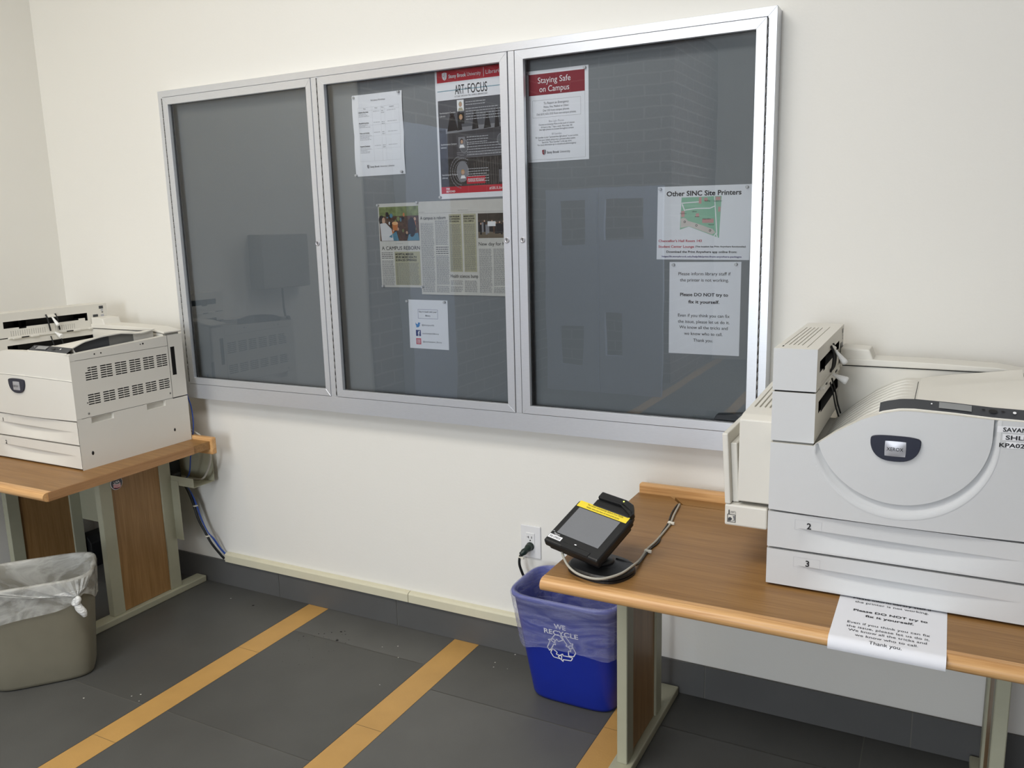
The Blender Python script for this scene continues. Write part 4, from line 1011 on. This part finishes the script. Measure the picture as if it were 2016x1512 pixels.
b = MB(); b.tube([(.045, -.122, .95), (.056, -.112, .887), (.070, -.108, .834), (.074, -.108, .768), (.070, -.112, .72), (.05, -.118, .62), (.0, -.10, .52), (-.10, -.09, .494)], .0026, BLUEC, 8)
tag(b.build('network_cable'), 'blue network cable dropping behind the left printer', 'cable', 'blue network cables')
b = MB(); b.tube([(-.02, -.11, .735), (.034, -.1, .730), (.090, -.09, .705), (.123, -.085, .658), (.124, -.08, .602), (.089, -.08, .535), (.055, -.08, .508), (-.008, -.08, .500), (-.1, -.09, .498)], .0042, GREYC, 10)
tag(b.build('printer_cable'), 'thick grey cable looping from left printer down into the tray', 'cable')
for x, y, z, lab in ((-.0215, -.058, .371, 'upper'), (.032, -.056, .238, 'lower')):
    b = MB(); b.lathe([(.010, -.002), (.0104, 0), (.010, .002)], TIE, 14, Matrix.Translation((x, y, z))); b.box(x+.007, x+.018, y-.004, y, z+.001, z+.006, TIE, .001, 1)
    tag(b.build('cable_tie'), 'white cable tie round the hanging cables, %s one' % lab, 'cable tie', 'cable ties on the hanging bundle')
b = MB(); b.box(-.30, -.10, -.13, -.05, .493, .575, BLACKP, .006); b.box(-.12, -.06, -.135, -.08, .493, .53, BLACKP, .01); tag(b.build('power_adapter'), 'black power adapter lying in the left desk cable tray', 'adapter')
b = MB(); b.prism([(-.80, 0.0), (-.66, 0.0), (-.66, .12), (-.69, .15), (-.735, .155), (-.80, .13)], 'y', -.135, -.03, BLACKP, .004)
tag(b.build('floor_box'), 'black device standing on the floor in the corner behind the left desk', 'device')

b = MB(); b.box(1.557, 1.635, -.006, 0, .381, .503, OUTW, .0035, 2); op = b.build('wall_outlet')
tag(op, 'white duplex wall outlet above the blue bin', 'outlet')
b = MB(); b.box(1.579, 1.613, -.0085, -.005, .408, .476, OUTW, .001, 1)
for zc_ in (.459,):
    b.box(1.5885, 1.5905, -.0092, -.008, zc_-.003, zc_+.005, BLACKI); b.box(1.5835, 1.5905, -.0092, -.008, zc_+.0005, zc_+.002, BLACKI); b.box(1.6005, 1.6025, -.0092, -.008, zc_-.003, zc_+.005, BLACKI)
    b.lathe([(.0026, 0), (.0026, .0007)], BLACKI, 12, Matrix.Translation((1.596, -.0085, zc_-.0105)) @ Matrix.Rotation(PI/2, 4, 'X'))
b.build('receptacle', op)
GRP = mat('dark_green_plug', (22, 40, 34), .4)
pc = empty('plugged_cord', (1.596, -.009, .427), 'black cord with dark green plug in the wall outlet, dropping behind the blue bin', 'power cord')
b = MB(); b.tube([(0, .0, 0), (0, -.010, 0), (-.004, -.030, -.006), (-.014, -.048, -.016)], lambda t: .0150-.0055*t+.0012*math.sin(t*18), GRP, 12); b.build('plug', pc)
b = MB(); b.tube([(-.014, -.046, -.016), (-.018, -.050, -.030), (-.019, -.049, -.055), (-.012, -.042, -.088), (-.004, -.030, -.125), (0, -.022, -.2), (.01, -.024, -.30)], .0048, BLACKC, 10); b.build('lead', pc)
b = MB(); b.lathe([(.0062, -.002), (.0064, 0), (.0062, .002)], TIE, 12, Matrix.Translation((-.0165, -.0495, -.024))); b.box(-.012, .0, -.056, -.048, -.030, -.022, TIE, .001, 1); b.build('cord_tie', pc)

# ================================================================== bins
def ringpts(cx, cy, w_, d_, z, ang, n=64, p=4.5):
    out = []
    for k in range(n):
        t = 2*PI*k/n; c_, s_ = math.cos(t), math.sin(t)
        x = w_/2*math.copysign(abs(c_)**(2/p), c_); y = d_/2*math.copysign(abs(s_)**(2/p), s_)
        out.append(Vector((cx+x*math.cos(ang)-y*math.sin(ang), cy+x*math.sin(ang)+y*math.cos(ang), z)))
    return out
def loft(b, rings, m, cap0=False, cap1=False, smooth=True):
    n = len(rings[0]); vs = [p for r_ in rings for p in r_]
    fs = [(i*n+k, i*n+(k+1) % n, (i+1)*n+(k+1) % n, (i+1)*n+k) for i in range(len(rings)-1) for k in range(n)]
    if cap0: fs.append(tuple(range(n))[::-1])
    if cap1: fs.append(tuple((len(rings)-1)*n+k for k in range(n)))
    b.add(vs, fs, m, smooth)
def bin_(name, c0, c1, ang, H, top, bot, m, label, cat):
    # c0 centre of base, c1 centre of rim
    b = MB()
    def rg(t, off=0, z=None):
        cx, cy = c0[0]+(c1[0]-c0[0])*t, c0[1]+(c1[1]-c0[1])*t
        return ringpts(cx, cy, bot[0]+(top[0]-bot[0])*t+off*2, bot[1]+(top[1]-bot[1])*t+off*2, H*t if z is None else z, ang)
    R_ = [rg(0, -.012, 0), rg(.012, -.003), rg(.04)] + [rg(t) for t in (.25, .5, .75, .955)]
    R_ += [rg(.957, .004), rg(.965, .0065), rg(.99, .0065), rg(1, .003), rg(1, -.001), rg(.985, -.003)] + [rg(t, -.004) for t in (.7, .4, .1, .03)]
    loft(b, R_, m, True, True)
    o = b.build(name); tag(o, label, cat)
    return o, rg
blue, rgb_ = bin_('recycling_bin', (1.842, -.145), (1.832, -.170), 0, .385, (.366, .262), (.292, .19), BLUEB, 'blue plastic recycling bin with a bag liner, below the right desk edge', 'bin')
# WE RECYCLE and chasing-arrows print on the bin's front
b = MB()
def binfront(u, v, h):
    z = .300-v; t = z/.385
    cy = -.145+(-.170+.145)*t; d = .19+(.262-.19)*t; w_ = .292+(.366-.292)*t; x = 1.838+u
    q = abs(min(1, abs((x-1.838)/(w_/2))))
    return (x, cy-d/2*(1-q**4.5)**(1/4.5)-.0008-h, z)
sp = Sheet(binfront, b)
sp.text('WE', -.004, .001, .024, WHITEI, bold=True, width=.040); sp.text('RECYCLE', -.002, .025, .024, WHITEI, bold=True, width=.118)
def arrow(ang):
    ca, sa = math.cos(ang), math.sin(ang); cx_, cv_ = -.005, .080
    def P(x, y): x, y = x*1.35, y*1.28; return (cx_+x*ca-y*sa, cv_-(x*sa+y*ca))
    def line(a, c, w_):
        dx, dy = c[0]-a[0], c[1]-a[1]; L = math.hypot(dx, dy); nx, ny = -dy/L*w_, dx/L*w_
        sp.poly([P(a[0]+nx, a[1]+ny), P(c[0]+nx, c[1]+ny), P(c[0]-nx, c[1]-ny), P(a[0]-nx, a[1]-ny)], WHITEI, .0004)
    pts = [(-.026, .018), (-.014, .036), (-.001, .036), (.006, .025), (-.006, .018), (-.010, .024), (-.018, .012), (-.026, .018)]
    pt2 = [(.004, .036), (.014, .036), (.026, .018), (.031, .021), (.027, .004), (.012, .010), (.016, .013), (.008, .026), (.004, .036)]
    for L_ in (pts, pt2):
        for a, c in zip(L_, L_[1:]): line(a, c, .0012)
for k in range(3): arrow(k*2*PI/3)
b.build('recycling_print', blue, label='white WE RECYCLE lettering and arrows emblem')
tan, rgt_ = bin_('waste_bin', (.052, -.842), (.048, -.846), math.radians(50), .385, (.385, .272), (.315, .205), TANB, 'taupe plastic waste bin with a knotted white liner, below the left desk', 'bin')

def liner(name, rg, H, drop, seed, m, label, inner=.55):
    R0 = random.Random(seed); ph = [R0.uniform(0, 6.28) for _ in range(12)]
    b = MB(); n = 160; rows = []
    def wr(k, a): 
        t = 2*PI*k/n
        return a*(math.sin(7*t+ph[0])+.6*math.sin(17*t+ph[1])+.5*math.sin(31*t+ph[2])+.4*math.sin(53*t+ph[3]))
    def ring(t, off, zz=None, amp=0, dz=None):
        base = rg(t, off); base = [base[int(i*len(base)/n) % len(base)].lerp(base[(int(i*len(base)/n)+1) % len(base)], (i*len(base)/n) % 1) for i in range(n)]
        c_ = sum(base, Vector())/n; out = []
        for k, p in enumerate(base):
            d = (p-c_); d.z = 0; d.normalize()
            q = p+d*abs(wr(k, amp)) if amp > 0 else p+d*wr(k, amp)
            if dz: q.z += dz(k)
            out.append(q)
        return out
    for i in range(9):   # inside, from deep up to the rim
        s_ = i/8; rows.append(ring(inner+(1-inner)*s_, -.006-.010*(1-s_), amp=-.0022*(1-s_)-.0004))
    rows.append(ring(1.0, -.001, amp=.0004, dz=lambda k: .0025)); rows.append(ring(1.0, .005, amp=.0006, dz=lambda k: .0012)); rows.append(ring(.985, .0085, amp=.0008))
    N_ = 10
    for i in range(1, N_+1):
        s_ = i/N_
        rows.append(ring(.985, .0085+.001*s_, amp=.0010+.0016*s_, dz=lambda k, s_=s_: -drop(2*PI*k/n)*s_))
    # follow the taper
    for ri, r_ in enumerate(rows[12:], 1):
        for k, p in enumerate(r_):
            t = max(.02, min(1, p.z/H)); ref = rg(t, .0075)
            f = k*len(ref)/n; q = ref[int(f) % len(ref)].lerp(ref[(int(f)+1) % len(ref)], f % 1); c_ = sum(ref, Vector())/len(ref)
            d = q-c_; d.z = 0; d.normalize(); a = abs(wr(k, .0012+.0006*ri/N_)); p.x, p.y = q.x+d.x*a, q.y+d.y*a
    loft(b, rows, m)
    o = b.build(name); tag(o, label, 'bin liner'); return o, b
def drop_b(t): return .180+.010*math.sin(2*t+1)+.006*math.sin(5*t)
liner('bin_liner', rgb_, .385, drop_b, 5, LINB, 'clear plastic liner folded over the rim of the blue recycling bin')
def angd(t, a): return math.atan2(math.sin(t-a), math.cos(t-a))
TK = math.radians(-48)
def drop_t(t):
    d = angd(t, TK)
    return .055+.085*min(1, abs(d)/1.2)+.006*math.sin(4*t)
ll, _ = liner('bin_liner', rgt_, .385, drop_t, 9, LINW, 'white translucent liner knotted over the rim of the taupe bin')
# knot with gathered folds
ref = rgt_(.83, .006); kp = min(ref, key=lambda p: (p-Vector((.262, -.835, .32))).length); ko = Vector((kp.x-.05, kp.y+.845, 0)).normalized(); kc = Vector((kp.x+ko.x*.010, kp.y+ko.y*.010, .312))
b = MB()
rim = rgt_(.985, .0095); rn = len(rim)
for dk in range(-9, 10):
    i0 = min(range(rn), key=lambda i: (rim[i]-Vector((kc.x, kc.y, rim[i].z))).length)
    a, c = rim[(i0+dk) % rn], rim[(i0+dk+1) % rn]
    am, cm = a.lerp(kc, .5)+Vector((.010*(dk % 2), -.004*(dk % 2), 0)), c.lerp(kc, .5)+Vector((.010*((dk+1) % 2), -.004*((dk+1) % 2), 0))
    kk, k2 = kc+Vector((0, 0, .006))+(a-kc)*.08, kc+Vector((0, 0, .006))+(c-kc)*.08
    b.poly([a+Vector((0, 0, .002)), c+Vector((0, 0, .002)), cm, am], LINW, True); b.poly([am, cm, k2, kk], KNOT, True)
b.build('gathered_film', ll, label='gathered white film above the knot')
b = MB(); K = kc
b.tube([K+Vector((.0, 0, .006)), K+Vector((.010, -.004, .0)), K+Vector((.006, -.010, -.014)), K+Vector((-.008, -.012, -.016)), K+Vector((-.006, -.004, -.004)), K+Vector((.006, .002, -.006))], lambda t: .0075+.002*math.sin(t*9), KNOT, 10)
b.tube([K+Vector((.002, -.004, -.012)), K+Vector((.006, -.003, -.030)), K+Vector((.016, .004, -.048)), K+Vector((.018, .008, -.064))], lambda t: .007+.006*math.sin(PI*min(1, t*.9+.1))*1.1, KNOT, 9)
b.build('knot', ll, label='tight white knot with a hanging tail')

# wall box on the left wall, mirrored in the left case door
wb = empty('wall_box', (XL, -1.49, 1.37), 'grey box mounted on the left wall, mirrored in the left case door', 'wall box')
b = MB(); b.box(0, .10, -.20, .20, -.16, .16, mat('putty_box', (150, 148, 142), .6), .006); b.build('housing', wb)
b = MB(); b.tube([(.05, .0, -.16), (.05, .0, -.28), (.05, -.01, -.36)], .006, BLACKC); b.tube([(.05, -.03, -.34), (.06, .0, -.40), (.05, .03, -.47)], lambda t: .03*math.sin(PI*(.15+.8*t)), BLACKC, 8); b.build('cord', wb)
